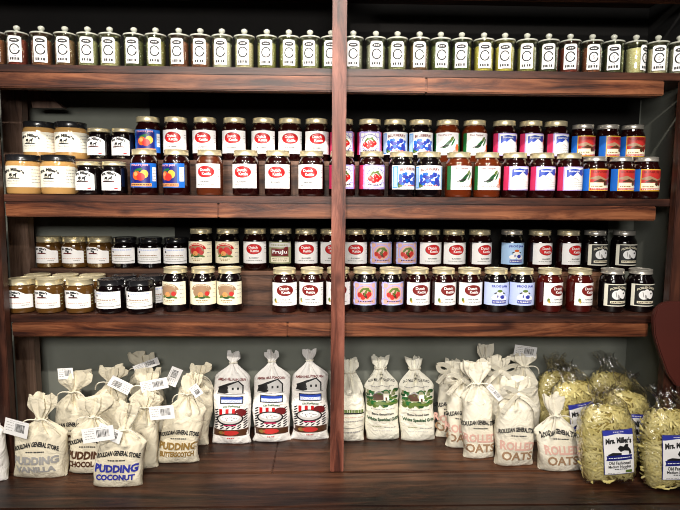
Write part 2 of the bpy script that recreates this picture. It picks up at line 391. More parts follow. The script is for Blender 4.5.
def art_apple(c='red'):
    a = Art(); a.rect('cream', -.052, .052, .022, .091, 0)
    a.ring(c, -.002, .064, .032, .022, .008, 1, .15, PI-.15); a.text('cream', "McCutcheon's", -.002, .0838, w=.044, h=.0055, arc=.035, l=3)
    a.ell('tan', -.002, .060, .026, .018, 1); a.ell('sunset' if c == 'red' else 'tan', -.012, .062, .009, .010, 2); a.ell(c, .006, .064, .010, .010, 2); a.ell('peach', -.004, .053, .008, .008, 3); a.ell('sunset', .015, .056, .007, .007, 3)
    a.ell('leaf', -.014, .047, .010, .0035, 3, 12, .4); a.ell('leaf', .014, .046, .012, .0035, 3, 12, -.3); a.ell('dkgreen', 0, .044, .010, .003, 4, 12)
    a.dashes('gold', -.018, .016, .036, .0022, 2); a.dashes('gold', -.012, .010, .031, .002, 5)
    for k in range(4): a.dashes('grey', .033, .046, .080-k*.012, .002, k)
    return a
def art_garlic():
    a = Art(); a.rect('ivory', -.044, .036, .020, .088, 0); a.rect('black', -.033, .034, .023, .0855, 1)
    a.text('cream', 'PICKLED GARLIC', .001, .0785, w=.056, h=.0065, arc=.05, l=3)
    a.ell('white', -.008, .055, .014, .014, 3); a.ell('white', .011, .056, .010, .013, 3); a.ell('black', .013, .060, .0028, .0030, 4, 12); a.ell('white', .000, .066, .007, .007, 3)
    a.ell('grey', -.002, .049, .003, .008, 4, 12, .3); a.ell('grey', -.010, .057, .0012, .010, 4, 10, .2)
    a.rect('cream', -.026, .028, .029, .036, 2); a.dashes('brown', -.023, .025, .0325, .0025, 7)
    return a
def art_frog(front=True):
    a = Art(); a.rect('paleblue' if front else 'lightblue', -.052, .052, .022, .091, 0)
    a.text('inkblue', 'FROG JAM', 0, .080, w=.048, h=.009, arc=.30)
    a.ell('leaf' if front else 'orange', 0, .066, .008, .004, 2); a.ell('white', 0, .058, .013, .007, 1); a.ell('white', -.012, .046, .012, .007, 1); a.ell('white', .012, .044, .012, .008, 1)
    a.ell('black', -.012, .060, .005, .002, 3, 10, .3); a.ell('black', .012, .060, .004, .002, 3, 10, -.3); a.ell('inkblue', -.006, .050, .002, .005, 3, 10); a.ell('inkblue', .008, .048, .007, .006, 2, 12)
    a.rect('inkblue', -.022, .022, .028, .038, 2); a.dashes('white', -.020, .020, .033, .003, 8, 4)
    return a
def art_salsa():
    a = Art(); a.rect('olive', -.048, .040, .022, .091, 0); a.rect('ltgrey', -.045, .037, .074, .088, 1); a.dashes('olive', -.030, .026, .081, .004, 5)
    a.rect('maroon', -.030, .028, .046, .070, 2); a.poly('maroon', [(.012, .070), (.028, .070), (.026, .076), (.016, .075)], 2); a.text('white', 'FruJu', -.001, .058, w=.048, h=.015)
    a.rect('cream', -.032, .030, .026, .042, 1); a.dashes('brown', -.026, .024, .037, .002, 4); a.dashes('brown', -.022, .022, .031, .002, 6)
    return a
def art_butter():
    a = Art(); a.rect('ivory', -.052, .082, .020, .080, 0); millers(a, .053, .070); a.text('grey', 'Peanut Butter', 0, .038, w=.038, h=.004); a.dashes('ltgrey', -.018, .018, .031, .0018, 4)
    for k in range(5): a.dashes('grey', .048, .074, .070-k*.009, .0018, k)
    return a
def arched(a, m, x0, x1, y0, y1, rise, l=0):
    n = 14; P = [(x0, y0), (x1, y0)]
    for i in range(n+1):
        t = i/n; x = x1+(x0-x1)*t; P.append((x, y1+rise*math.sin(PI*t)**.8))
    return a.poly(m, P, l)
def art_small():
    a = Art(); arched(a, 'white', -.030, .034, .013, .056, .012); millers(a, .046, .052, 'black'); a.rect('dkred', -.018, .016, .037, .0395, 2)
    a.dashes('ltgrey', -.020, .014, .029, .002, 3); a.dashes('ltgrey', -.012, .008, .023, .0016, 5); a.ell('red', .020, .0185, .006, .002, 2, 12, .2)
    return a
def art_gold():
    a = Art(); a.poly('white', [(-.048, .016), (.040, .016), (.040, .054), (.034, .056), (.020, .057), (.012, .061), (0, .068), (-.018, .069), (-.048, .067)], 0)
    a.text('black', "Mrs. Miller's", -.014, .0630, w=.040, h=.0070, arc=.07, bold=.05); a.ell('black', -.014, .056, .004, .0028, 2, 10); a.ell('black', -.008, .053, .003, .004, 2, 10)
    a.poly('black', [(-.028, .046), (-.022, .050), (0, .050), (.006, .046)], 2); a.rect('dkred', -.024, .002, .047, .0485, 3)
    a.dashes('palepink', -.028, .030, .031, .002, 6); a.dashes('grey', .008, .026, .025, .0022, 7)
    for k in range(4): a.dashes('olive', .042, .050, .055-k*.01, .003, k, 1)
    return a
def art_blacklid():
    a = Art(); a.rect('white', -.046, .046, .016, .066, 0); a.dashes('paleblue', -.030, .034, .060, .0035, 2); a.ell('black', -.028, .053, .004, .003, 2, 10); a.rect('grey', -.040, -.030, .041, .0425, 2)
    a.rect('olive', -.034, .034, .0355, .0365, 2); a.dashes('tan', -.026, .030, .042, .003, 4); a.rect('ltgrey', -.042, .044, .0225, .024, 2); a.dashes('grey', -.020, .024, .031, .002, 6)
    a.poly('grey', [(-.044, .025), (-.020, .0215), (.020, .0215), (.044, .025), (.044, .0265), (.020, .023), (-.020, .023), (-.044, .0265)], 3)
    return a

# ------------------------------------------------------------------ jars
def pint_prof(R, Hh, nr=.031):
    return [(0, .0008), (R*.80, .0), (R*.94, .0015), (R, .007), (R, Hh*.70), (R*.985, Hh*.735), (R*.93, Hh*.775), (nr+.002, Hh*.82), (nr, Hh*.84), (nr, Hh*.88), (0, Hh*.885)]
def lid_mesh(R, z0, z1, rib=True):
    bm = bmesh.new(); n = 44
    lathe(bm, [(R-.002, z0), (R, z0+.0006), (R+.0005, z0+.002), (R-.0004, z0+.0035), (R-.0004, z1-.0032), (R+.0003, z1-.0015), (R-.0012, z1), (R*.86, z1-.0002), (R*.83, z1-.0016), (0, z1-.0014)], n)
    if rib:
        for v in bm.verts:
            r = math.hypot(v.co.x, v.co.y)
            if z0+.003 < v.co.z < z1-.003 and r > R*.9:
                k = round(math.atan2(v.co.y, v.co.x)/(2*PI)*n); v.co.xy *= 1-(.006 if k % 2 else 0)
    return bm
KINDS = {}
def kind(key, name, cat, R, Hh, body, lidm, art, lidR, lidh, desc, squat=False):
    KINDS[key] = dict(name=name, cat=cat, R=R, H=Hh, body=body, lid=lidm, art=art, lidR=lidR, lidh=lidh, desc=desc, squat=squat, proto=None, bodies={})
def jar_proto(K):
    t = bpy.data.objects.new(K['name'], None); C.objects.link(t); t.empty_display_size = .03
    R, Hh = K['R'], K['H']; bm = bmesh.new(); z0 = Hh-K['lidh']
    if K['squat']:
        lathe(bm, [(0, .0008), (R*.84, 0), (R*.96, .002), (R, .007), (R, z0*.88), (R*.97, z0*.94), (K['lidR']-.002, z0-.001), (K['lidR']-.003, z0+.003), (0, z0+.003)], 32)
    else:
        lathe(bm, pint_prof(R, Hh), 32)
    obj('jar_body', bm, M[K['body']], t); obj('lid', lid_mesh(K['lidR'], z0, Hh), M[K['lid']], t)
    K['art'].cyl('label', R, t)
    return t
def copy_thing(t):
    r = t.copy(); C.objects.link(r)
    for ch in [c for c in C.objects if c.parent == t]:
        c = ch.copy(); C.objects.link(c); c.parent = r
    return r
CH = {}
def fast_copy(t):
    if t.name not in CH: CH[t.name] = [c for c in C.objects if c.parent == t]
    r = t.copy(); C.objects.link(r)
    for ch in CH[t.name]:
        c = ch.copy(); C.objects.link(c); c.parent = r
    return r
def place_jar(key, x, y, z, label, group, turn=0, body=None):
    K = KINDS[key]
    if K['proto'] is None: t = K['proto'] = jar_proto(K)
    else: t = fast_copy(K['proto'])
    t.location = (x, y, z); face = math.atan2(x*.35, y)       # labels look at the aisle, a touch inward
    t.rotation_euler = (0, 0, math.radians(turn)+R0.uniform(-.05, .05))
    tag(t, label, K['cat'], group)
    body = body or K['body']
    if True:
        if body not in K['bodies']:
            me = [c for c in C.objects if c.parent == t and c.name.startswith('jar_body')][0].data.copy(); me.materials.clear(); me.materials.append(M[body]); K['bodies'][body] = me
        for c in C.objects:
            if c.parent == t and c.name.startswith('jar_body'): c.data = K['bodies'][body]
    return t
P = (.0392, .131)
kind('oval', 'jam_jar', 'jar', *P, 'j_dark', 'brass', art_oval(), .0345, .0165, 'red-oval white-label jam jar')
kind('ovalfront', 'jam_jar', 'jar', *P, 'j_dark', 'brass', art_oval(ov='dkred', sub='APPLE JAM', pear=True), .0345, .0165, 'dark-oval white-label jam jar')
kind('peach', 'jam_jar', 'jar', *P, 'j_dark', 'brass', art_peach(), .0345, .0165, 'blue-label peach jam jar')
kind('cherry', 'jam_jar', 'jar', *P, 'j_dark', 'brass', art_cherry(), .0345, .0165, 'lilac cherry-label jam jar')
kind('purple', 'jam_jar', 'jar', *P, 'j_black', 'brass', art_purple(), .0345, .0165, 'lilac fruit-label jam jar')
kind('blueberry', 'jam_jar', 'jar', *P, 'j_black', 'brass', art_blueberry(), .0345, .0165, 'blueberry-label jam jar')
kind('pepper', 'pepper_jelly_jar', 'jar', *P, 'j_amber', 'brass', art_pepper(), .0345, .0165, 'amber pepper-jelly jar with green-edged label')
kind('mountain', 'jam_jar', 'jar', *P, 'j_dark', 'brass', art_mountain(), .0345, .0165, 'magenta, blue and white label jar')
kind('sunset', 'jam_jar', 'jar', .0375, .122, 'j_dark', 'silver', art_sunset(), .0325, .014, 'silver-lidded sunset-label jar')
kind('apple', 'apple_butter_jar', 'jar', *P, 'j_black', 'brass', art_apple('tan'), .0345, .0165, 'cream-label jar with tan fruit arch')
kind('applered', 'apple_butter_jar', 'jar', *P, 'j_black', 'brass', art_apple('red'), .0345, .0165, 'cream-label jar with red fruit arch')
kind('garlic', 'pickle_jar', 'jar', *P, 'j_black', 'silver', art_garlic(), .0335, .015, 'black-label jar with cream border')
kind('frog', 'jam_jar', 'jar', *P, 'j_black', 'brass', art_frog(), .0345, .0165, 'pale-blue-label jar')
kind('frogback', 'jam_jar', 'jar', *P, 'j_black', 'silver', art_frog(False), .0335, .015, 'sky-blue-label jar')
kind('salsa', 'salsa_jar', 'jar', *P, 'j_black', 'brass', art_salsa(), .0345, .0165, 'grey-green-label jar with maroon block')
kind('butter', 'peanut_butter_jar', 'jar', .0475, .112, 'j_butter', 'blacklid', art_butter(), .0455, .018, 'tan peanut-butter jar with black lid', True)
kind('small', 'preserve_jar', 'jar', .0365, .095, 'j_black', 'brass', art_small(), .0335, .012, 'small black preserve jar with gold lid', True)
kind('gold', 'jelly_jar', 'jar', .0395, .100, 'j_honey', 'brass', art_gold(), .0375, .018, 'brown squat jelly jar with gold lid', True)
kind('blk', 'jelly_jar', 'jar', .0410, .099, 'j_black', 'blacklid', art_blacklid(), .0375, .018, 'black squat jar with black lid', True)

# ------------------------------------------------------------------ shelving
D = 1.55                                        # front face of the beams and the centre post
zs = [H+.302, H-.054, H-.400]                   # undersides of the three beams
BH = .0415; BT = .0215
TOP = [z+BH+BT for z in zs]
TZ = H-.797                                     # counter top
YB = 1.84                                       # back wall
XL, XR = -.906, .961
su = thing('shelving_unit', 'dark-stained wooden wall shelving with centre post and three front beams', 'shelving', (0, D, TZ))
def sub(name, mat, x0, x1, y0, y1, z0, z1, par=su, bev=.002):
    ox, oy, oz = par.location
    # mesh kept relative to its thing
    bm = bmesh.new(); bx(bm, x0-ox, x1-ox, y0-oy, y1-oy, z0-oz, z1-oz, bev)
    return obj(name, bm, mat, par, smooth=False)
pxl = (atY(331.6, 200, D-.038).x, atY(345.6, 200, D-.038).x)
sub('post', M['post'], pxl[0], pxl[1], D-.038, D-.0005, TZ, H+.9)
for k, (a, b) in enumerate([(zs[0], .0), (zs[1], .0), (zs[2], 0)]):
    left = atY([250, 218, 287][k], 200, D).x
    if k == 0: segs = [(-1.02, .28), (.2803, XR)]
    elif k == 1: segs = [(XL, left), (left+.0006, XR)]
    else: segs = [(XL, left), (left+.0006, XR)]
    for x0, x1 in segs: sub('beam', M['beam'], x0, x1, D, D+.038, a, a+BH, bev=.003)
    sub('shelf_board', M['board'], -1.05, 1.06, D+.001, D+.13, a+BH, a+BH+BT)
    sub('shelf_board', M['board'], -1.05, 1.06, D+.1305, YB-.001, a+BH, a+BH+BT)
sub('beam', M['beam'], pxl[1]+.05, 1.06, D, D+.038, atY(560, -2.5, D).z, atY(560, -2.5, D).z+BH, bev=.003)
sub('beam', M['beam'], -1.05, pxl[1]+.049, D, D+.038, atY(560, -2.5, D).z+.03, atY(560, -2.5, D).z+BH+.03, bev=.003)
ztb = atY(560, -2.5, D).z+BH+.03
sub('shelf_board', M['board'], -1.05, 1.06, D+.001, YB-.001, ztb+.0005, ztb+BT)
# side posts
rx0, rx1 = atY(3, 150, 1.735).x, atY(23.5, 150, 1.735).x
for z0, z1 in ((TZ, zs[2]+BH), (TOP[2], zs[1]+BH), (TOP[1], zs[0]+BH)):
    if z1-z0 > .1: sub('post', M['rearpost'], rx0, rx1, 1.735, 1.773, z0+.0003, z1-.0003)
fx = atY(13, 330, D).x
lpx = atY(3.5, 300, D-.03).x
sub('post', M['darkpost'], lpx-.10, lpx, D-.03, D-.0005, TZ, zs[0]-.0005)
xr = atY(672, 230, D-.02).x
sub('post', M['darkpost'], xr, xr+.09, D-.03, D-.0005, TZ, H+.34)
# diagonal brace under the top shelf at the back left
bm = bmesh.new(); a0 = atY(28, 92, 1.745); b0 = atY(60, 108, 1.745)
for dy in (0, .03):
    pass
pts = [(a0.x, a0.z+.03), (a0.x+.015, a0.z+.03), (b0.x+.01, b0.z), (b0.x-.085, b0.z)]
fr = [bm.verts.new((x, 1.745-D, z-TZ)) for x, z in pts]; bk = [bm.verts.new((x, 1.775-D, z-TZ)) for x, z in pts]
bm.faces.new(fr); bm.faces.new(bk[::-1])
for i in range(4): bm.faces.new((fr[i], bk[i], bk[(i+1) % 4], fr[(i+1) % 4]))
bmesh.ops.recalc_face_normals(bm, faces=bm.faces[:])
obj('brace', bm, M['rearpost'], su, smooth=False)

# risers for the rear rows (rest on the shelves, behind the front row)
RHt = [0, .108, .112]
q3 = atY(187, 290, 1.70).x
for k, sx0, sx1, rf, lab in ((1, rx1+.003, pxl[0]+.02, 1.672, 'long wooden step under the back jars, second shelf, left of the centre post'),
                            (1, pxl[0]+.024, .985, 1.672, 'long wooden step under the back jars, second shelf, right of the centre post'),
                            (2, rx1+.003, q3-.001, 1.729, 'short wooden step under the black-lidded and gold-lidded squat back jars'),
                            (2, q3+.001, pxl[0]+.02, 1.688, 'wooden step bare in front between cream-label and oval-label jars, third shelf'),
                            (2, pxl[0]+.024, .93, 1.688, 'long wooden step under the back jars, third shelf, right of the centre post')):
    t = thing('display_riser', lab, 'riser', ((sx0+sx1)/2, rf, TOP[k]), group='wooden steps under the back jar rows')
    sub('riser_face', M['riser'], sx0, sx1, rf, rf+.016, TOP[k]+.0005, TOP[k]+RHt[k]-.016, t)
    sub('riser_top', M['riser'], sx0, sx1, rf, rf+.10, TOP[k]+RHt[k]-.0155, TOP[k]+RHt[k], t)

# counter
ct = thing('counter', 'wide dark brown plank counter under the shelves', 'counter', (0, 1.4, 0))
def cplank(x0, x1, y0, y1): sub('plank', M['table'], x0, x1, y0, y1, TZ-.035, TZ, ct, .0025)
seam = atZ(276, 452, TZ).x
cplank(-1.5, seam, D-.035, YB-.002); cplank(seam+.001, 1.5, D-.035, YB-.002)
cplank(-1.5, 1.5, 1.335, D-.042); cplank(-1.5, 1.5, 1.12, 1.332)
sub('front_panel', M['darkpost'], -1.5, 1.5, 1.16, 1.18, .001, TZ-.036, ct)

# room
o = box('wall_back', M['wall'], -2.6, 2.6, YB, YB+.08, 0, 3.0, bev=0); structure(o)
o = box('top_shade_sheet_1', M['darkwall_shade'], -1.3, 1.3, YB-.012, YB-.0005, TOP[0]+.0005, 3.0-.01, bev=0); structure(o)  # sheet added to paint the top bay's shade over the grey wall
pin = 1.045
sp_ = box('side_panel', M['wall'], pin+.02, pin+.045, D+.04, YB-.002, TZ+.0005, TOP[0], bev=0)
tag(sp_, 'grey-green side panel closing the right end of the shelves', 'panel')
sd_ = box('side_panel', M['darkwall_shade'], pin+.02, pin+.045, D+.04, YB-.002, TOP[0]+.0005, H+.8, bev=0)  # upper part of the panel, top-bay shade put into its colour
tag(sd_, 'side panel painted near-black for shade at the right end of the top shelf', 'panel')
sl_ = box('side_panel', M['darkpost'], -1.10, -1.075, D+.065, YB-.002, TZ+.0005, H+.8, bev=0)
tag(sl_, 'dark brown side panel closing the left end of the shelves', 'panel')
dk = thing('shade_sheet', 'near-black sheet painting in the shade behind the jars on the second shelf', 'panel', (0, YB-.012, TOP[1]))
sub('board', M['darkwall_shade'], atY(150, 130, YB-.012).x, 1.055, YB-.012, YB-.0015, TOP[1]+.0005, zs[0]+BH-.0005, dk)  # shade on the grey wall, painted as a near-black sheet
dk = thing('shade_sheet', 'near-black sheet painting in the shade behind the jars on the third shelf', 'panel', (0, YB-.012, TOP[2]))
sub('board', M['darkwall_shade'], atY(175, 250, YB-.012).x, .97, YB-.012, YB-.0015, TOP[2]+RHt[2]+.0005, zs[1]+BH-.0005, dk)  # the third bay's shade, likewise a dark sheet over the wall
structure(box('floor', M['floor'], -2.6, 2.6, -2.5, YB+.08, -.05, 0, bev=0))
structure(box('ceiling', flat('dark_ceiling', (.05, .035, .025), .8), -2.6, 2.6, -2.5, YB+.08, 3.0, 3.06, bev=0))
structure(box('wall_left', M['darkwall_shade'], -2.68, -2.6, -2.5, YB+.08, 0, 3, bev=0)); structure(box('wall_right', M['darkwall_shade'], 2.6, 2.68, -2.5, YB+.08, 0, 3, bev=0))
structure(box('wall_rear', M['darkwall_shade'], -2.6, 2.6, -2.58, -2.5, 0, 3, bev=0))

# red rounded board at the right, in front of the shelving
bm = bmesh.new(); yb = 1.490
pp = [(654, 318), (657, 309), (663, 304), (670, 302), (700, 302), (700, 395), (676, 386), (668, 374), (660, 352), (655, 335)]
vf = []
for px, py in pp: q = atY(px, py, yb); vf.append((q.x, q.z))
ox = vf[0][0]+.06
fr = [bm.verts.new((x-ox, 0, z-TZ)) for x, z in vf]; bk = [bm.verts.new((x-ox, .018, z-TZ)) for x, z in vf]
f1 = bm.faces.new(fr); bm.faces.new(bk[::-1])
for i in range(len(fr)): bm.faces.new((fr[i], bk[i], bk[(i+1) % len(fr)], fr[(i+1) % len(fr)]))
bmesh.ops.recalc_face_normals(bm, faces=bm.faces[:])
bmesh.ops.bevel(bm, geom=[e for e in bm.edges], offset=.003, segments=2, affect='EDGES')
t = thing('chair', 'dark red wooden chair back at the right edge, behind the last noodle bag', 'chair', (ox, yb, TZ))
obj('backrest', bm, M['redboard'], t)
bm = bmesh.new(); q = atY(686, 388, yb); bx(bm, q.x-ox-.02, q.x-ox+.02, .001, .017, 0.0003, .33, .003); obj('post', bm, M['darkpost'], t)

# ------------------------------------------------------------------ spice jars
GL = bpy.data.meshes.new('x')
def spice_proto():
    t = bpy.data.objects.new('spice_jar', None); C.objects.link(t); t.empty_display_size = .02
    bm = bmesh.new()
    lathe(bm, [(0, 0), (.024, 0), (.0275, .0015), (.0285, .005), (.0285, .080), (.0275, .086), (.0275, .092), (.0255, .092), (.0255, .086), (.0262, .079), (.0262, .006), (.0245, .0035), (0, .0035)], 32)
    obj('glass_jar', bm, M['glass'], t)
    bm = bmesh.new(); lathe(bm, [(0, .004), (.024, .0042), (.0257, .007), (.0257, .074), (.022, .077), (0, .078)], 24)
    obj('contents', bm, M['s_chili'], t)
    bm = bmesh.new(); lathe(bm, [(0, .0915), (.024, .0918), (.0298, .0925), (.0305, .0945), (.0298, .0965), (.024, .0985), (.012, .1005), (.006, .102), (.0048, .105), (.0075, .108), (.0092, .112), (.0085, .116), (.005, .119), (0, .1198)], 30)
    obj('lid', bm, M['lidglass'], t)
    a = Art(); n = 10
    a.poly('paper', [(-.0165, .010), (.0165, .010), (.0178, .012), (.0178, .079), (.014, .083), (-.014, .083), (-.0178, .079), (-.0178, .012)], 0)
    a.ring('black', 0, .046, .0135, .0155, .0036, 2, .3, 2*PI-.1); a.ring('ltgrey', 0, .046, .008, .010, .0008, 2)
    a.ell('black', 0, .071, .0130, .0062, 2); a.dashes('white', -.0075, .0075, .071, .0022, 3, 3); a.text('grey', 'S', 0, .046, h=.012, l=3)
    a.ell('grey', .002, .027, .003, .002, 2, 10); a.dashes('black', -.013, .013, .0190, .0075, 12, 3)
    a.cyl('label', .0286, t)
    return t
SP = [(-3.5, 'rust'), (18.7, 'chili'), (43, 'rust'), (66.5, 'brown'), (89, 'sage'), (111, 'straw'), (135, 'darkherb'), (156.5, 'olive'), (179.6, 'pepper'), (201, 'pepper'), (222.5, 'cream'), (244.7, 'oatmeal'), (267, 'olive'), (289, 'olive'), (310, 'sage'), (331, 'green'),
      (353, 'grey'), (375.5, 'grey'), (397, 'sage'), (419, 'brown'), (440, 'green'), (461, 'green'), (483, 'mustard'), (504, 'mustard'), (526, 'olive'), (547.6, 'darkherb'), (569, 'chili'), (591, 'pepper'), (612.5, 'darkherb'), (634.5, 'straw'), (656.6, 'oatmeal'), (678, 'grey')]
CN = {'rust': 'rust-coloured spice', 'chili': 'dark red spice', 'brown': 'brown spice', 'sage': 'pale green herb', 'straw': 'straw-coloured spice', 'darkherb': 'dark herb', 'olive': 'olive herb', 'pepper': 'dark red-brown flakes', 'cream': 'cream-coloured spice', 'oatmeal': 'beige spice', 'green': 'green herb', 'grey': 'grey-green herb', 'mustard': 'mustard-yellow seeds'}
ORD = ['', 'first', 'second', 'third', 'fourth', 'fifth', 'sixth', 'seventh', 'eighth', 'ninth', 'tenth', 'eleventh', 'twelfth', 'thirteenth', 'fourteenth', 'fifteenth', 'sixteenth']
proto = None; smesh = {}
for i, (px, c) in enumerate(SP):
    if proto is None: proto = spice_proto(); t = proto
    else: t = fast_copy(proto)
    p = atY(px, 66, 1.592); t.location = (p.x, 1.592, TOP[0]+.0003); t.scale = (1, 1, .955)
    turn = R0.uniform(-6, 6) + (55 if i == 29 else 0) - p.x*20 - 2
    t.rotation_euler = (0, 0, math.radians(turn))
    ch = [o for o in C.objects if o.parent == t]
    if c != 'chili' or i == 0:
        for o in ch:
            if o.name.startswith('contents'):
                if c not in smesh:
                    me = o.data.copy(); me.materials.clear(); me.materials.append(M['s_'+c]); smesh[c] = me
                if i: o.data = smesh[c]
    if i == 0:
        m0 = [o for o in ch if o.name.startswith('contents')][0]
    n = 'centre post'
    if i == 0: w = 'cut off by the left picture edge'
    elif i < 16: w = f'{ORD[16-i]} to the left of the centre post' if i < 15 else 'half hidden behind the centre post'
    else: w = f'{ORD[i-15]} to the right of the centre post' if i < 31 else 'cut off by the right picture edge'
    tag(t, f'glass jar of {CN[c]}, top shelf, {w}', 'jar', 'glass spice jars on the top shelf')
m0.data = smesh['rust'] if 'rust' in smesh else m0.data

# ------------------------------------------------------------------ jam jars, rows
def spread(items, Y, z, ypx):
    """items (px, kind, turn, body, dy); returns world x with neighbours kept apart"""
    X = [atY(i[0], ypx, Y+(i[4] if len(i) > 4 else 0)).x for i in items]
    R = [KINDS[i[1]]['R'] for i in items]; DY = [(i[4] if len(i) > 4 else 0) for i in items]
    for _ in range(200):
        for a in range(len(X)-1):
            b = a+1
            need = R[a]+R[b]+.0012; dy = abs(DY[a]-DY[b])
            if dy >= need: continue
            nx = math.sqrt(need*need-dy*dy)
            g = X[b]-X[a]
            if g < nx: s = (nx-g)/2; X[a] -= s; X[b] += s
    return X
def row(items, Y, z, ypx, where, group):
    X = spread(items, Y, z, ypx); n = len(items); i = 0
    from collections import defaultdict
    # split each side of the post, count within each run of alike jars
    runs = defaultdict(list)
    for k, it in enumerate(items): runs[(KINDS[it[1]]['desc'], it[3] if len(it) > 3 else None)].append(k)
    for k, it in enumerate(items):
        key, turn = it[1], it[2]; body = it[3] if len(it) > 3 else None; dy = it[4] if len(it) > 4 else 0
        r = runs[(KINDS[key]['desc'], body)]; d = KINDS[key]['desc']
        if len(it) > 5: lab = it[5]
        else:
            j = r.index(k); m = len(r)
            if m == 1: pos = ''
            elif j == 0: pos = f', leftmost of {m}'
            elif j == m-1: pos = f', rightmost of {m}'
            else: pos = f', {ORD[j+1]} of {m} from left'
            cn = {'j_amber': 'amber ', 'j_brown': 'brown ', 'j_red': 'bright-red ', 'j_black': 'near-black '}.get(body, '')
            lab = f'{cn}{d}, {where}{pos}'
        place_jar(key, X[k], Y+dy, z+.0004, lab, group, turn, body)
Y2f, Y2b, Y3f, Y3b = 1.604, 1.716, 1.630, 1.738
G2, G3 = 'jars on the second shelf', 'jars on the third shelf'
row([(24.5, 'butter', -8), (60, 'butter', -8), (88.5, 'small', -5), (114.5, 'small', -5), (145, 'peach', -6), (177, 'peach', -28),
     (210, 'oval', -6, 'j_brown'), (246, 'oval', -8), (278, 'oval', -2), (311.5, 'oval', -10), (342, 'cherry', 0), (371.5, 'cherry', 8), (401, 'blueberry', 30), (428.5, 'blueberry', -4),
     (458, 'pepper', 14), (486.5, 'pepper', 2), (514, 'mountain', 12), (541, 'mountain', 12), (568, 'mountain', 8), (594, 'sunset', 8), (620.5, 'sunset', 14), (645, 'sunset', 0)], Y2f, TOP[1], 180, 'second shelf, front row', G2)
Z2b = TOP[1]+RHt[1]
row([(43, 'butter', -8), (73, 'butter', -4), (99.5, 'small', -5), (121.5, 'small', -8), (147.5, 'peach', -2), (176.5, 'oval', -4), (205.5, 'oval', -4), (235, 'oval', -2), (264, 'oval', -4), (290, 'oval', 4), (316.5, 'oval', 6),
     (342, 'cherry', 0), (370, 'cherry', -8), (395, 'blueberry', 0), (419.5, 'blueberry', 8), (447, 'pepper', -12), (474, 'pepper', 12), (503.5, 'mountain', 10), (530, 'mountain', 10), (555, 'mountain', 20), (582, 'sunset', 4), (607, 'sunset', 22), (631.5, 'sunset', 0)], Y2b, Z2b, 145, 'second shelf, back row', G2)
row([(22, 'gold', 12, None, -.026), (50, 'gold', 10, None, -.026), (80, 'gold', 10, None, -.026), (111, 'blk', -4, None, -.028), (141, 'blk', 4, None, -.030), (176, 'apple', -14), (203.5, 'apple', 4), (230, 'apple', -4),
     (284.5, 'ovalfront', 8, None, -.012), (312, 'ovalfront', -8, None, -.006), (338, 'ovalfront', 0), (364.5, 'purple', -2), (390.5, 'purple', 8), (417, 'ovalfront', 8), (443, 'ovalfront', 14), (469, 'ovalfront', 2),
     (495.5, 'frog', 0), (521, 'frog', 0), (549, 'ovalfront', 22, 'j_red'), (579, 'ovalfront', 24, 'j_red'), (611.5, 'garlic', 4), (639.5, 'garlic', -3)], Y3f, TOP[2], 290, 'third shelf, front row', G3)
row([(50, 'gold', 6, None, .037), (76, 'gold', 6, None, .037), (102, 'gold', 6, None, .037), (126, 'blk', 0, None, .037), (150, 'blk', 0, None, .037), (174.5, 'blk', 0, None, .037), (201.5, 'applered', -8), (228, 'applered', -2), (255.5, 'oval', 0), (281, 'salsa', 0), (306, 'oval', 4), (331, 'oval', 6),
     (356, 'oval', -4), (380, 'purple', -2), (404.5, 'purple', 4), (429, 'oval', 8), (453, 'oval', 6), (479, 'oval', 14), (511, 'frogback', 6), (539, 'oval', 14), (567.5, 'oval', 16), (594, 'garlic', 12), (623, 'garlic', 4)], Y3b, TOP[2]+RHt[2], 255, 'third shelf, back row', G3)
# a middle row of squat jars tucked between the front ones and the step
row([(38, 'gold', 2), (66, 'gold', -3), (93, 'gold', 0), (124.5, 'blk', 6), (152, 'blk', 22)], 1.6865, TOP[2], 285, 'third shelf, middle row', G3)

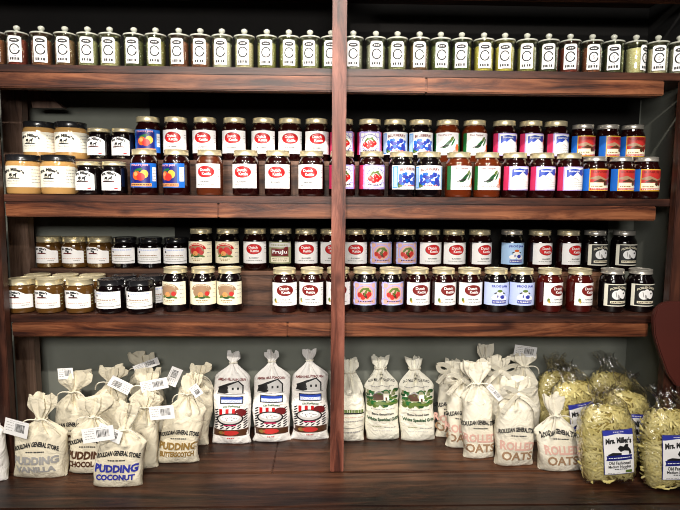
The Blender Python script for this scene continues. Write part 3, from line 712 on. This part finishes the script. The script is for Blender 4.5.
# ------------------------------------------------------------------ cloth bags
def bag_bm(w, d, hb, neck, ht, rw, seed, n=56, taper=.62, flare=.004, pleat=.006, lean=0, neckr=.013, nexp=2.6, back=0):
    """w,d body width/depth; hb height where the taper begins; neck height of the tie; ht overall height; rw ruffle half width"""
    rr = random.Random(seed); ph = [rr.uniform(0, 6.28) for _ in range(8)]
    lev = []
    def S(t): t = max(0, min(1, t)); return t*t*(3-2*t)
    zl = [0, .004, .010, .02, .035, .055, .08] ; z = .105
    while z < hb: zl.append(z); z += .02
    zl = [q for q in zl if q < hb]+[hb+(neck-hb)*k/9 for k in range(9)]+[neck-.003, neck, neck+.003]+[neck+(ht-neck)*k/7 for k in range(1, 8)]
    for z in zl:
        if z <= hb:
            a = w/2*(1+.03*math.sin(PI*z/hb)); b = d/2*(.80+.28*math.sin(PI*min(1, z/hb*.9+.1)))
            if z < .02: a += flare*(1-z/.02); b *= .72+.28*(z/.02)**.6 if z > 0 else .72
            ne = nexp; p = .0; nz = .0022
        elif z <= neck:
            t = (z-hb)/(neck-hb); s = S(t)**.85; a = w/2*(1-s)+neckr*s; b = (d/2*.85)*(1-s)+neckr*.8*s; ne = nexp*(1-s)+2*s; p = pleat*math.sin(PI*min(1, t*.9+.1))*1.4; nz = .003
        else:
            t = (z-neck)/(ht-neck); s = S(t*1.5)**.8; a = neckr+(rw-neckr)*s; b = neckr*.8+(rw*.34-neckr*.8)*s; ne = 2; p = .0035*s+.001; nz = .003*s
        ring = []
        for i in range(n):
            th = 2*PI*i/n; c, s_ = math.cos(th), math.sin(th)
            x = a*math.copysign(abs(c)**(2/ne), c); y = b*math.copysign(abs(s_)**(2/ne), s_)
            k = p*(math.sin(9*th+ph[0])+.6*math.sin(14*th+ph[1]))+nz*(math.sin(3*th+ph[2]+z*37)+.6*math.sin(2*th+ph[3]-z*55)+.4*math.sin(5*th+ph[4]+z*80))
            m = math.hypot(x, y) or 1; x += x/m*k; y += y/m*k
            zz = z
            if z > neck+.004: zz += (.006*math.sin(3*th+ph[5])+.004*math.sin(5*th+ph[6]))*S((z-neck)/(ht-neck))
            if z <= .0: zz = 0
            elif z < .03: zz = z*(1+.1*math.sin(3*th+ph[7]))
            x += lean*(z/ht)**1.3*ht; y += back*z
            ring.append((x, y, zz))
        lev.append(ring)
    bm = bmesh.new(); V = [[bm.verts.new(p) for p in r] for r in lev]
    for A, B in zip(V, V[1:]):
        for i in range(n): bm.faces.new((A[i], A[(i+1) % n], B[(i+1) % n], B[i]))
    cx = sum(v.co.x for v in V[0])/n; cb = bm.verts.new((cx, 0, 0))
    for i in range(n): bm.faces.new((V[0][(i+1) % n], V[0][i], cb))
    # inside of the ruffle
    last = V[-1]; m = Vector((sum(v.co.x for v in last)/n, sum(v.co.y for v in last)/n, neck+(ht-neck)*.35)); ct_ = bm.verts.new(m)
    inn = [bm.verts.new(m+(v.co-m)*.80+Vector((0, 0, -.002))) for v in last]
    for i in range(n):
        j = (i+1) % n; bm.faces.new((last[i], last[j], inn[j], inn[i])); bm.faces.new((inn[i], inn[j], ct_))
    return bm
def ribbon(bm, pts, wid, th=.0012, mi=0, updir=(0, 0, 1)):
    pts = [Vector(p) for p in pts]; prev = None; u0 = Vector(updir)
    for i, p in enumerate(pts):
        a = pts[max(0, i-1)]; b = pts[min(len(pts)-1, i+1)]; t = (b-a).normalized()
        s = (u0-t*u0.dot(t)); s = s.normalized() if s.length > .05 else Vector((0, 1, 0)); nn = t.cross(s)
        w2 = wid/2
        c = [bm.verts.new(p+s*w2+nn*th/2), bm.verts.new(p-s*w2+nn*th/2), bm.verts.new(p-s*w2-nn*th/2), bm.verts.new(p+s*w2-nn*th/2)]
        if prev:
            for k in range(4): bm.faces.new((prev[k], prev[(k+1) % 4], c[(k+1) % 4], c[k])).material_index = mi
        else: bm.faces.new(c[::-1])
        prev = c
    bm.faces.new(prev)
def arc_pts(p0, p1, mid, n=9):
    p0, p1, mid = Vector(p0), Vector(p1), Vector(mid)
    return [(1-t)**2*p0+2*t*(1-t)*mid+t*t*p1 for t in [i/(n-1) for i in range(n)]]
def price_tag(parent, c, w, h, rot, yaw=0, pitch=0):
    """small stiff card with bars and print; c centre in bag space, rot in the picture plane"""
    a = Art(); a.rect('paper', -w/2, w/2, -h/2, h/2, 0)
    r = random.Random(int(w*1e5)+int(rot*10)+int(c[0]*1000)); x = -w*.05
    while x < w*.34:
        q = r.uniform(.0007, .0022); a.rect('black', x, x+q, -h*.22, h*.30, 1); x += q+r.uniform(.0007, .0018)
    for k in range(4): a.dashes('grey', -w*.42, -w*.12, h*.28-k*h*.17, .0016, k+3, 1)
    a.dashes('ltgrey', -w*.3, w*.3, h*.40, .0016, 3, 1)
    m = Matrix.Translation(c) @ Matrix.Rotation(yaw, 4, 'Z') @ Matrix.Rotation(pitch, 4, 'X') @ Matrix.Rotation(rot, 4, 'Y')
    bm = a.mesh(lambda x, y, l: m @ Vector((x, -.0006-.0002*l, y)), bis=False)
    bx2 = bmesh.new(); bx(bm, -w/2, w/2, 0, .0006, -h/2, h/2)
    bx2.free()
    for v in bm.verts[-8:]: v.co = m @ v.co
    return obj('price_tag', bm, [M[k] for k in a.mats], parent, smooth=False)
def tied_bag(name, label, cat, group, px, py, w, d, hb, neck, ht, rw, seed, cloth_, art=None, lean=0, rz=0, bow=0, tags=(), z=TZ, back=0, yoff=0, **kw):
    p = atZ(px, py, z); t = thing(name, label, cat, (p.x, p.y+d*.38+yoff, z+.0003), rz, group)
    bm = bag_bm(w, d, hb, neck, ht, rw, seed, lean=lean, back=back, **kw); bm.normal_update(); bvh = BVHTree.FromBMesh(bm)
    obj('bag_body', bm, M[cloth_], t, angle=80)
    lx = lambda zz: lean*(zz/ht)**1.3*ht
    nr = kw.get('neckr', .013)
    c = Vector((lx(neck), back*neck, neck))
    bm = bmesh.new(); tube(bm, [c+Vector(((nr+.003)*math.cos(2*PI*i/18), (nr*.8+.003)*math.sin(2*PI*i/18), .0015*math.sin(i))) for i in range(18)], .0022 if bow < 2 else .003, closed=True)
    if bow == 1:   # thin string with two ends
        for s in (-1, 1): tube(bm, arc_pts(c+Vector((0, -nr-.002, 0)), c+Vector((s*.045, -nr-.006, -.020)), c+Vector((s*.035, -nr-.03, .022))), .0018)
    string = obj('tie_string', bm, M['oatcloth'], t)
    if bow == 2:   # flat cloth ribbon bow
        bm = bmesh.new(); f = c+Vector((0, -nr-.004, 0))
        rr = random.Random(seed)
        for s in (-1, 1):
            e = f+Vector((s*.050, -.008, .020+rr.uniform(-.01, .012)))
            ribbon(bm, arc_pts(f, e, f+Vector((s*.030, -.022, .034))), .017, updir=(0, -.4, 1))
            ribbon(bm, arc_pts(e, f, f+Vector((s*.045, -.004, -.018))), .017, updir=(0, -.4, 1))
            ribbon(bm, arc_pts(f, f+Vector((s*.052, -.016, -.040+rr.uniform(-.01, .01))), f+Vector((s*.028, -.026, -.004))), .015, updir=(s*.5, -.2, 1))
        bmesh.ops.create_uvsphere(bm, u_segments=10, v_segments=8, radius=.009, matrix=Matrix.Translation(f))
        obj('ribbon_bow', bm, M['oatcloth'], t, angle=70)
    if art:
        art.on('printing', bvh, t, xf=lambda x, y: (x+lx(max(0, y)), y))
    for (tx, tz, tw, th, rot, *yw) in tags:
        tc_ = c+Vector((tx, -nr-.012-(yw[1] if len(yw) > 1 else .01), tz))
        g = price_tag(string, tc_, tw, th, math.radians(rot), math.radians(yw[0]) if yw else 0)
    return t
def art_pudding(flav, ink, big='PUDDING', w=.12):
    a = Art(); a.text('black', 'ROULDAN GENERAL STORE', 0, .104, w=w*.98, h=.0135, arc=w*1.0, bold=.05)
    a.dashes('black', -w*.2, w*.2, .084, .0032, 5)
    a.text(ink, big, 0, .060, w=w*.98, h=.0235, bold=.05); a.text(ink, flav, 0, .034, w=w*.88, h=.0180, bold=.05); return a
def art_oats(w=.11):
    a = Art(); a.text('black', 'ROULDAN GENERAL STORE', 0, .122, w=w*.98, h=.0145, arc=w*.9, bold=.05)
    a.dashes('black', -w*.2, w*.2, .102, .0034, 5)
    a.text('palepink', 'ROLLED', 0, .070, w=w*.92, h=.0270, bold=.04); a.text('tan', 'OATS', 0, .038, w=w*.84, h=.0280, bold=.03); return a
GP = 'pudding mix bags at the left of the counter'
def pb(label, px, py, seed, art, **k):
    a = dict(w=.130, d=.070, hb=.125, neck=.185, ht=.25, rw=.035, cloth_='muslin', bow=1); a.update(k)
    return tied_bag('pudding_bag', label, 'bag', GP, px, py, seed=seed, art=art, **a)
pb('cream cloth bag printed PUDDING VANILLA in grey, leftmost of the pile, tag hanging left', 37, 479, 1, art_pudding('VANILLA', 'grey', w=.125), w=.140, hb=.120, neck=.168, ht=.236, lean=.045, tags=[(-.052, -.014, .072, .046, 12, -8)], rw=.034)
pb('cream cloth bag printed PUDDING CHOCOLATE in brown, behind the coconut bag', 85, 476, 2, art_pudding('CHOCOLATE', 'brown'), w=.112, hb=.118, neck=.165, ht=.222, lean=.12, rw=.046, d=.06, yoff=.012)
pb('cream cloth bag printed PUDDING COCONUT in blue, frontmost of the pudding bags', 115, 488, 3, art_pudding('COCONUT', 'inkblue'), w=.128, hb=.118, neck=.160, ht=.232, lean=.17, rw=.026, d=.062, tags=[(-.055, .004, .082, .040, -6, 6, .02), (-.03, .0, .07, .036, 20, -10, .006)])
pb('cream cloth bag printed PUDDING BUTTERSCOTCH in gold, right of the pile', 176, 464, 4, art_pudding('BUTTERSCOTCH', 'gold', w=.115), w=.116, hb=.150, neck=.212, ht=.268, lean=.19, rw=.026, d=.062, tags=[(.03, .02, .036, .028, 55, 0)])
pb('pudding bag standing between the vanilla and chocolate bags, top ruffle wide open', 71, 456, 5, art_pudding('CHOCOLATE', 'brown'), w=.102, hb=.145, neck=.200, ht=.262, lean=.05, rw=.050, bow=1, d=.055, tags=[(-.015, .062, .046, .034, -3, 0, -.006)])
pb('pudding bag behind the chocolate bag, tall tag slanting over its neck', 103, 452, 6, None, w=.100, hb=.155, neck=.212, ht=.258, lean=.08, rw=.04, d=.05, tags=[(.04, .0, .07, .036, 32+180, 10)], yoff=.03)
pb('pudding bag at the back of the pile leaning left against the wall, centre', 146, 440, 7, None, w=.108, hb=.165, neck=.222, ht=.270, lean=-.14, rw=.042, d=.05, tags=[(.025, .020, .085, .026, -20, 6)], yoff=.055)
pb('rear pudding bag whose tag slants right, behind the coconut bag', 138, 456, 8, None, w=.096, hb=.155, neck=.214, ht=.262, lean=.10, rw=.038, d=.05, tags=[(.035, .012, .082, .034, -10, 4)], yoff=.02)
pb('half-hidden pudding bag just left of the butterscotch bag, tag with three black bars', 140, 470, 9, None, w=.082, hb=.135, neck=.185, ht=.220, lean=.10, rw=.030, d=.045, tags=[(.055, -.005, .074, .040, -7, -6)], yoff=.005)
pb('pudding bag directly behind the butterscotch bag, long tag sticking up', 188, 448, 10, None, w=.112, hb=.180, neck=.228, ht=.262, lean=.14, rw=.03, d=.058, tags=[(-.070, .008, .060, .036, 115+180, 8)], yoff=.012)

# white printed grain bags
def art_popcorn():
    a = Art(); a.text('dkred', 'AMISH HILL POPCORN', 0, .2365, w=.088, h=.0085, arc=.30, bold=.04)
    # barn
    a.poly('black', [(-.042, .208), (-.012, .222), (.022, .232), (.024, .229), (-.010, .214), (-.040, .200)], 2)
    a.poly('black', [(-.044, .188), (-.040, .202), (-.012, .214), (-.006, .190), (-.020, .186)], 1)
    a.poly('ltgrey', [(-.010, .190), (-.012, .213), (.022, .229), (.034, .214), (.034, .186)], 1); a.poly('black', [(.022, .232), (.038, .214), (.038, .186), (.034, .186), (.034, .212), (.020, .228)], 2)
    for x in (.002, .018): a.rect('black', x, x+.006, .200, .208, 3)
    a.rect('grey', -.045, .042, .183, .186, 2)
    a.rect('black', -.034, .038, .150, .176, 1); a.rect('paleblue', -.031, .035, .153, .173, 2); a.rect('blue', -.031, .035, .165, .173, 3); a.text('white', 'POPCORN', .002, .159, w=.056, h=.010, l=5)
    a.text('green', 'Old Fashioned', .002, .142, w=.052, h=.007, arc=.1)
    # striped box and bowl
    for k in range(6): a.rect('red' if k % 2 == 0 else 'white', -.036+k*.010, -.026+k*.010, .100, .132, 1)
    a.ell('maroon', .030, .118, .018, .014, 2); a.ell('black', -.002, .096, .042, .022, 2); a.ell('ltgrey', -.002, .097, .037, .017, 3); a.ell('white', -.002, .101, .030, .012, 4)
    rr = random.Random(3)
    for k in range(14): a.ell('grey', rr.uniform(-.024, .02), .100+rr.uniform(-.007, .007), .0022, .0016, 5, 8)
    a.rect('magenta', -.020, .018, .073, .077, 3)
    for k in range(6):
        for j in range(8):
            x = -.052+k*.018; y = .062+j*.009
            if abs(x+.003) < .036 and y > .078: continue
            a.poly('black', [(x, y), (x+.011, y+.007), (x+.014, y+.005), (x+.004, y-.0028)], 1)
    a.rect('brown', -.054, .054, .034, .058, 2); a.ell('sunset', .0, .046, .026, .009, 3); a.dashes('red', -.012, .012, .026, .003, 5); a.ell('gold', -.028, .046, .010, .006, 3)
    return a
GR = 'white printed popcorn bags against the wall'
ap = art_popcorn()
for q, (mi_, l_, v_, f_) in enumerate(ap.it): ap.it[q] = (mi_, l_, [(x*1.03, y*.93) for x, y in v_], f_)
for j, (px, py, le, lb, sd) in enumerate(((231, 444, .02, 'white printed popcorn bag, leftmost of three, nearest the pudding bags', 21), (271, 442, .0, 'white printed popcorn bag, middle of three', 22), (310, 440, -.02, 'white printed popcorn bag, rightmost of three, beside the centre post', 23))):
    t = tied_bag('popcorn_bag', lb, 'bag', GR, px, py, w=.116, d=.062, hb=.212, neck=.268, ht=.298, rw=.018, seed=sd, cloth_='white_cloth', art=ap, lean=le+.01, neckr=.009, flare=.006, pleat=.003, nexp=2.3, z=TZ, yoff=-.004, back=.0)
def art_grits():
    a = Art(); a.text('black', 'THE', 0, .222, w=.012, h=.004); a.text('black', 'OLD MILL OF GUILFORD', 0, .208, w=.088, h=.008, arc=.14); a.dashes('grey', -.040, .040, .186, .0025, 4)
    rr = random.Random(9)
    for k in range(90):
        x = rr.uniform(-.048, .048); y = rr.uniform(.122, .170)+(.014 if x > .014 else 0)*rr.random()
        a.ell(['dkgreen', 'leaf', 'olive', 'green', 'leaf'][k % 5], x, y, rr.uniform(.004, .010), rr.uniform(.003, .007), 1+(k % 4), 10)
    a.poly('brown', [(-.030, .142), (-.030, .160), (-.010, .168), (.004, .160), (.004, .142)], 4); a.poly('grey', [(-.034, .158), (-.010, .172), (.010, .160), (.006, .158), (-.010, .166)], 5)
    a.rect('ivory', .004, .022, .140, .162, 5); a.rect('brown', .010, .016, .140, .150, 6); a.poly('olive', [(.002, .162), (.013, .172), (.025, .162)], 6)
    a.ell('leaf', -.010, .132, .020, .006, 6); a.ell('leaf', .020, .130, .024, .004, 6)
    a.dashes('grey', -.038, .040, .113, .0028, 8); a.text('black', 'Stone Ground Corn', 0, .096, w=.072, h=.0075, arc=-.5, bold=.04)
    a.text('dkgreen', 'White Speckled Grits', 0, .076, w=.104, h=.0150, arc=-.6, bold=.04); a.dashes('olive', -.035, -.005, .052, .0025, 2); a.dashes('grey', .004, .044, .050, .0030, 6); a.dashes('ltgrey', -.035, .03, .038, .002, 6)
    return a
ag = art_grits()
for px, py, sd, lb, le, ww in ((383, 440.5, 31, 'ivory grits bag printed with a green mill picture, middle of three', -.04, .108), (418.5, 441.5, 32, 'ivory grits bag with a green mill picture, nearest the oats bags', -.06, .112)):
    tied_bag('grits_bag', lb, 'bag', 'ivory grits bags right of the centre post', px, py, w=ww, d=.070, hb=.175, neck=.242, ht=.276, rw=.024, seed=sd, cloth_='gritcloth', art=ag, lean=le, neckr=.017, flare=.002)
a = Art(); a.rect('black', -.052, .05, .098, .102, 2); a.dashes('leaf', -.045, .046, .107, .010, 4, 1); a.rect('grey', -.050, .05, .052, .0535, 2); a.dashes('grey', -.03, .045, .075, .003, 3); a.dashes('grey', -.03, .045, .038, .005, 7); a.dashes('palepink', -.045, .045, .088, .002, 7)
tied_bag('grits_bag', 'plain ivory grits bag with a black band, half hidden by the centre post', 'bag', 'ivory grits bags right of the centre post', 349, 442, w=.098, d=.066, hb=.16, neck=.232, ht=.272, rw=.024, seed=33, cloth_='gritcloth', art=a, lean=.0, neckr=.018, flare=.004)

# oats bags
GO = 'rolled oats bags on the counter'
ao = art_oats()
def ob(label, px, py, seed, **k):
    a = dict(w=.112, d=.076, hb=.165, neck=.235, ht=.30, rw=.034, cloth_='oatcloth', bow=2, art=ao); a.update(k)
    return tied_bag('oats_bag', label, 'bag', GO, px, py, seed=seed, **a)
ob('rolled oats bag with a ruffled top and slanting tag, frontmost left of the oats bags', 480, 459, 41, w=.092, d=.062, hb=.175, neck=.235, ht=.302, lean=-.05, rw=.040, bow=1, tags=[(.045, -.018, .058, .018, 48, -10, .012)])
ob('large rolled oats bag with a wide cloth bow, frontmost in the middle', 516, 467, 42, w=.108, hb=.175, neck=.220, ht=.265, lean=.01, rw=.040)
ob('short rolled oats bag leaning left beside the noodle bags', 562.5, 472, 43, w=.120, hb=.100, neck=.165, ht=.225, lean=-.13, rw=.028, bow=1, d=.066)
ob('oats bag at the back left, its ribbon ends sticking out towards the grits bags', 449, 438, 44, w=.074, hb=.185, neck=.235, ht=.262, lean=.02, rw=.022, d=.05, yoff=.0)
ob('oats bag squeezed between the back left one and the frontmost left one', 461, 448.5, 45, w=.080, hb=.18, neck=.225, ht=.262, lean=.00, rw=.026, d=.056, bow=2, yoff=.0)
ob('rearmost oats bag with an upright ruffled top, against the wall', 490, 440, 46, w=.100, hb=.20, neck=.262, ht=.312, lean=-.05, rw=.022, bow=1, d=.06, yoff=.015, art=None)
ob('oats bag behind the large bow bag, dark bars printed on its side', 500, 448, 47, w=.090, hb=.19, neck=.250, ht=.292, lean=-.02, rw=.032, bow=2, d=.045, yoff=.012, art=None)
ob('rear oats bag with a barcode tag standing above its ruffle', 528, 444, 48, w=.092, hb=.19, neck=.255, ht=.295, lean=-.06, rw=.040, bow=1, tags=[(.0, .052, .074, .036, 8, 0, -.014)], d=.055, yoff=.01, art=None)

# ------------------------------------------------------------------ noodle bags
def noodle_surface(w, d, h, n=32, grow=0, crumple=0, seed=0, top=None):
    pass
def sel(w, d, h, u, v):   # rounded pillow shape: u angle, v height 0..1
    k = (1-abs(2*v-1)**3.2)**.42 if 0 < v < 1 else 0
    k = .30+.70*k
    a = w/2*(.86+.14*math.sin(PI*v))*(1 if v < .8 else 1-(v-.8)*.9); b = d/2*k
    c, s = math.cos(u), math.sin(u); ne = 2.8
    return Vector((a*math.copysign(abs(c)**(2/ne), c), b*math.copysign(abs(s)**(2/ne), s), h*v))
def make_noodle_bag(seed, lx=.016):
    r = random.Random(seed); w, d, h = .160, .082, .213
    t = bpy.data.objects.new('noodle_bag', None); C.objects.link(t); t.empty_display_size = .03
    bm = bmesh.new(); n = 28; V = []
    for j in range(15):
        v = .01+.98*j/14
        V.append([bm.verts.new(sel(w-.022, d-.022, h-.012, 2*PI*i/n, v)+Vector((0, 0, .006))) for i in range(n)])
    for A, B in zip(V, V[1:]):
        for i in range(n): bm.faces.new((A[i], A[(i+1) % n], B[(i+1) % n], B[i])).material_index = 1
    bm.faces.new(V[0][::-1]).material_index = 1; bm.faces.new(V[-1]).material_index = 1
    for q in range(980):
        u = r.uniform(0, 2*PI) if q % 3 else r.uniform(PI, 2*PI); v = r.uniform(.04, .97) if q < 860 else .985
        c = sel(w-.018, d-.018, h-.012, u, v)+Vector((0, 0, .006))
        if q >= 860: k = math.sqrt(r.random()); c.x *= k; c.y *= k; e = Vector((c.x, c.y, 0)).normalized() if v < .93 else Vector((0, 0, 1))
        nrm = (Vector((c.x/(w*w), c.y/(d*d), 0))).normalized()
        if v > .93: nrm = (nrm+Vector((0, 0, 1.2))).normalized()
        tx = nrm.cross(Vector((r.uniform(-1, 1), r.uniform(-1, 1), r.uniform(-1, 1)))).normalized()
        sd = nrm.cross(tx); Ln = r.uniform(.022, .055); bend = r.uniform(-.009, .009); tw = r.uniform(.0022, .0034); off = r.uniform(-.005, .006)
        prev = None
        for k in range(5):
            s = (k/4-.5)*2; p = c+tx*s*Ln/2+sd*bend*(1-s*s)+nrm*(off-.004*s*s)
            if p.z < .004: p.z = .004
            cc = [bm.verts.new(p+sd*tw), bm.verts.new(p+nrm*.0011), bm.verts.new(p-sd*tw), bm.verts.new(p-nrm*.0011)]
            if prev:
                for m_ in range(4): bm.faces.new((prev[m_], prev[(m_+1) % 4], cc[(m_+1) % 4], cc[m_]))
            prev = cc
    o = obj('noodles', bm, [M['noodle'], M['noodlecore']], t, angle=60); o['kind'] = 'stuff'
    # film
    bm = bmesh.new(); n = 40; V = []; ph = [r.uniform(0, 6.28) for _ in range(6)]
    for j in range(24):
        v = j/23
        if v < .72:
            vv = v/.72; ring = [sel(w, d, h+.004, 2*PI*i/n, min(.995, max(.004, vv)))+Vector((0, 0, 0)) for i in range(n)]
            if j: ring = [p+Vector((p.x, p.y, 0)).normalized()*.0015*math.sin(7*2*PI*i/n+j*1.7+ph[0]) for i, p in enumerate(ring)]
        else:
            s = (v-.72)/.28; base = [sel(w, d, h+.004, 2*PI*i/n, .995) for i in range(n)]
            g = 1-.62*math.sin(PI*min(1, s*.62)); fl = 1+.9*max(0, s-.45)
            ring = []
            for i, p in enumerate(base):
                th = 2*PI*i/n
                k = 1+.22*math.sin(5*th+ph[1]+s*3)*min(1, s*2)+.15*math.sin(9*th+ph[2]-s*5)*min(1, s*2)
                ring.append(Vector((p.x*g*fl*k+.010*math.sin(s*5+ph[3]), p.y*g*fl*k*1.2+.02*s*math.sin(ph[4]), p.z+s*.058+.012*s*math.sin(4*th+ph[5]))))
        V.append([bm.verts.new(p) for p in ring])
    for A, B in zip(V, V[1:]):
        for i in range(n): bm.faces.new((A[i], A[(i+1) % n], B[(i+1) % n], B[i]))
    bm.faces.new(V[0][::-1])
    bm.normal_update(); bvh = BVHTree.FromBMesh(bm)
    obj('plastic_wrap', bm, M['film'], t, angle=50)
    a = Art(); W = .041; z0, z1 = .036, .160
    a.rect('navy', -W-.0015, W+.0015, z0-.0015, z1+.0015, 0); a.rect('white', -W, W, z0, z1, 1); a.rect('inkblue', -W, W, z1-.014, z1, 2)
    a.poly('white', [(-W, z1-.020), (-W, z1-.015), (0, z1-.009), (W, z1-.015), (W, z1-.020)], 3); a.dashes('white', -.014, .014, z1-.0045, .002, 3, 4)
    a.text('black', "Mrs. Miller's", 0, z1-.027, w=.072, h=.017, l=4, arc=.22, bold=.05)
    a.poly('black', [(-.004, .109), (.002, .118), (.012, .114), (.018, .122), (.026, .120), (.025, .113), (.031, .105), (.034, .094), (.028, .090), (.026, .101), (.014, .103), (.004, .099)], 4)
    a.poly('black', [(-.032, .093), (-.018, .098), (.006, .096), (.006, .090), (-.03, .090)], 4)
    a.poly('navy', [(-.036, .090), (-.034, .082), (-.037, .076), (.037, .076), (.034, .083), (.036, .090)], 4); a.dashes('white', -.030, .030, .083, .0022, 5, 5)
    a.text('black', 'Old Fashioned', 0, .0685, w=.060, h=.0095, l=4); a.text('black', 'Medium Noodles', 0, .0575, w=.062, h=.0085, l=4); a.dashes('black', -.014, .020, .050, .0026, 5, 4)
    a.rect('leaf', .016, .034, .0385, .047, 4); a.dashes('grey', -.033, .0, .0395, .0016, 5, 4)
    a.on('label', bvh, t, xf=lambda x, y: (x+lx, y), off=.001, step=.012)
    return t
GN = 'bags of dried noodles at the right of the counter'
nb = make_noodle_bag(5); nb2 = make_noodle_bag(11, .002)
used = set()
for px, py, rz, tilt, lean, label, src in (
    (615, 489, -4, 0, -5, 'clear bag of yellow noodles, frontmost, whole blue and white label showing', nb),
    (678, 494, -4, 0, -3, 'clear bag of noodles cut off by the right picture edge', nb2),
    (584, 456, 6, 0, -8, 'clear noodle bag behind the frontmost one, label half covered, left side', nb2),
    (627, 467.5, -4, 0, 2, 'clear noodle bag between the frontmost two, only its label top showing', nb),
    (565, 440.5, 3, 0, -5, 'noodle bag next to the oats bags, blue label edge barely showing', nb),
    (611, 440.5, 0, 0, 2, 'noodle bag in the middle of the back, tall crumpled wrap', nb2)):
    p = atZ(px, py, TZ)
    t = src if src.name not in used else fast_copy(src); used.add(src.name)
    t.location = (p.x, p.y+.035, TZ+.0045); t.rotation_euler = (math.radians(-3), math.radians(lean), math.radians(rz))
    t.location.z = TZ+.001+abs(math.sin(math.radians(lean)))*.062
    tag(t, label, 'bag', GN)

# neighbouring bag cut by the left edge
p = atZ(-14, 447, TZ)
a = Art(); a.rect('magenta', -.05, .05, .05, .056, 1); a.dashes('inkblue', -.05, .05, .13, .006, 4)
tied_bag('grain_bag', 'white bag cut off by the left picture edge', 'bag', None, -20, 483, w=.12, d=.06, hb=.14, neck=.18, ht=.21, rw=.02, seed=61, cloth_='white_cloth', art=a)
del p

# ------------------------------------------------------------------ lights
def spot(x, y, z, tx, ty, tz, W, ang, rad=.03, col=(1, .93, .84), blend=.6):
    l = bpy.data.lights.new('ceiling_spot', 'SPOT'); l.energy = W; l.spot_size = math.radians(ang); l.spot_blend = blend; l.shadow_soft_size = rad; l.color = col
    o = bpy.data.objects.new('ceiling_spot', l); C.objects.link(o); o.location = (x, y, z)
    o.rotation_euler = (Vector((tx, ty, tz))-Vector((x, y, z))).to_track_quat('-Z', 'Y').to_euler(); return o
for x in (-.8, -.1, .6):
    spot(x, .35, 2.85, x*.9, 1.6, 1.8, 105, 62)
for x in (-.5, .35):
    spot(x, -.7, 2.6, x, 1.7, 1.15, 110, 60)
ar = bpy.data.lights.new('fill_light', 'AREA'); ar.shape = 'RECTANGLE'; ar.size = 1.2; ar.size_y = .35; ar.energy = 46; ar.color = (1, .96, .92)  # unseen fill lamp, added in front to brighten the lower bay
ao_ = bpy.data.objects.new('fill_light', ar); C.objects.link(ao_); ao_.location = (-.1, -1.2, 1.95); ao_.rotation_euler = (math.radians(78), 0, 0)
wd = bpy.data.worlds.new('world'); sc.world = wd; wd.use_nodes = True
wd.node_tree.nodes['Background'].inputs[0].default_value = (.9, .8, .7, 1); wd.node_tree.nodes['Background'].inputs[1].default_value = .02
vs = sc.view_settings; vs.view_transform = 'Standard'; vs.look = 'None'; vs.exposure = 0.0; vs.gamma = 1.0; vs.use_curve_mapping = False
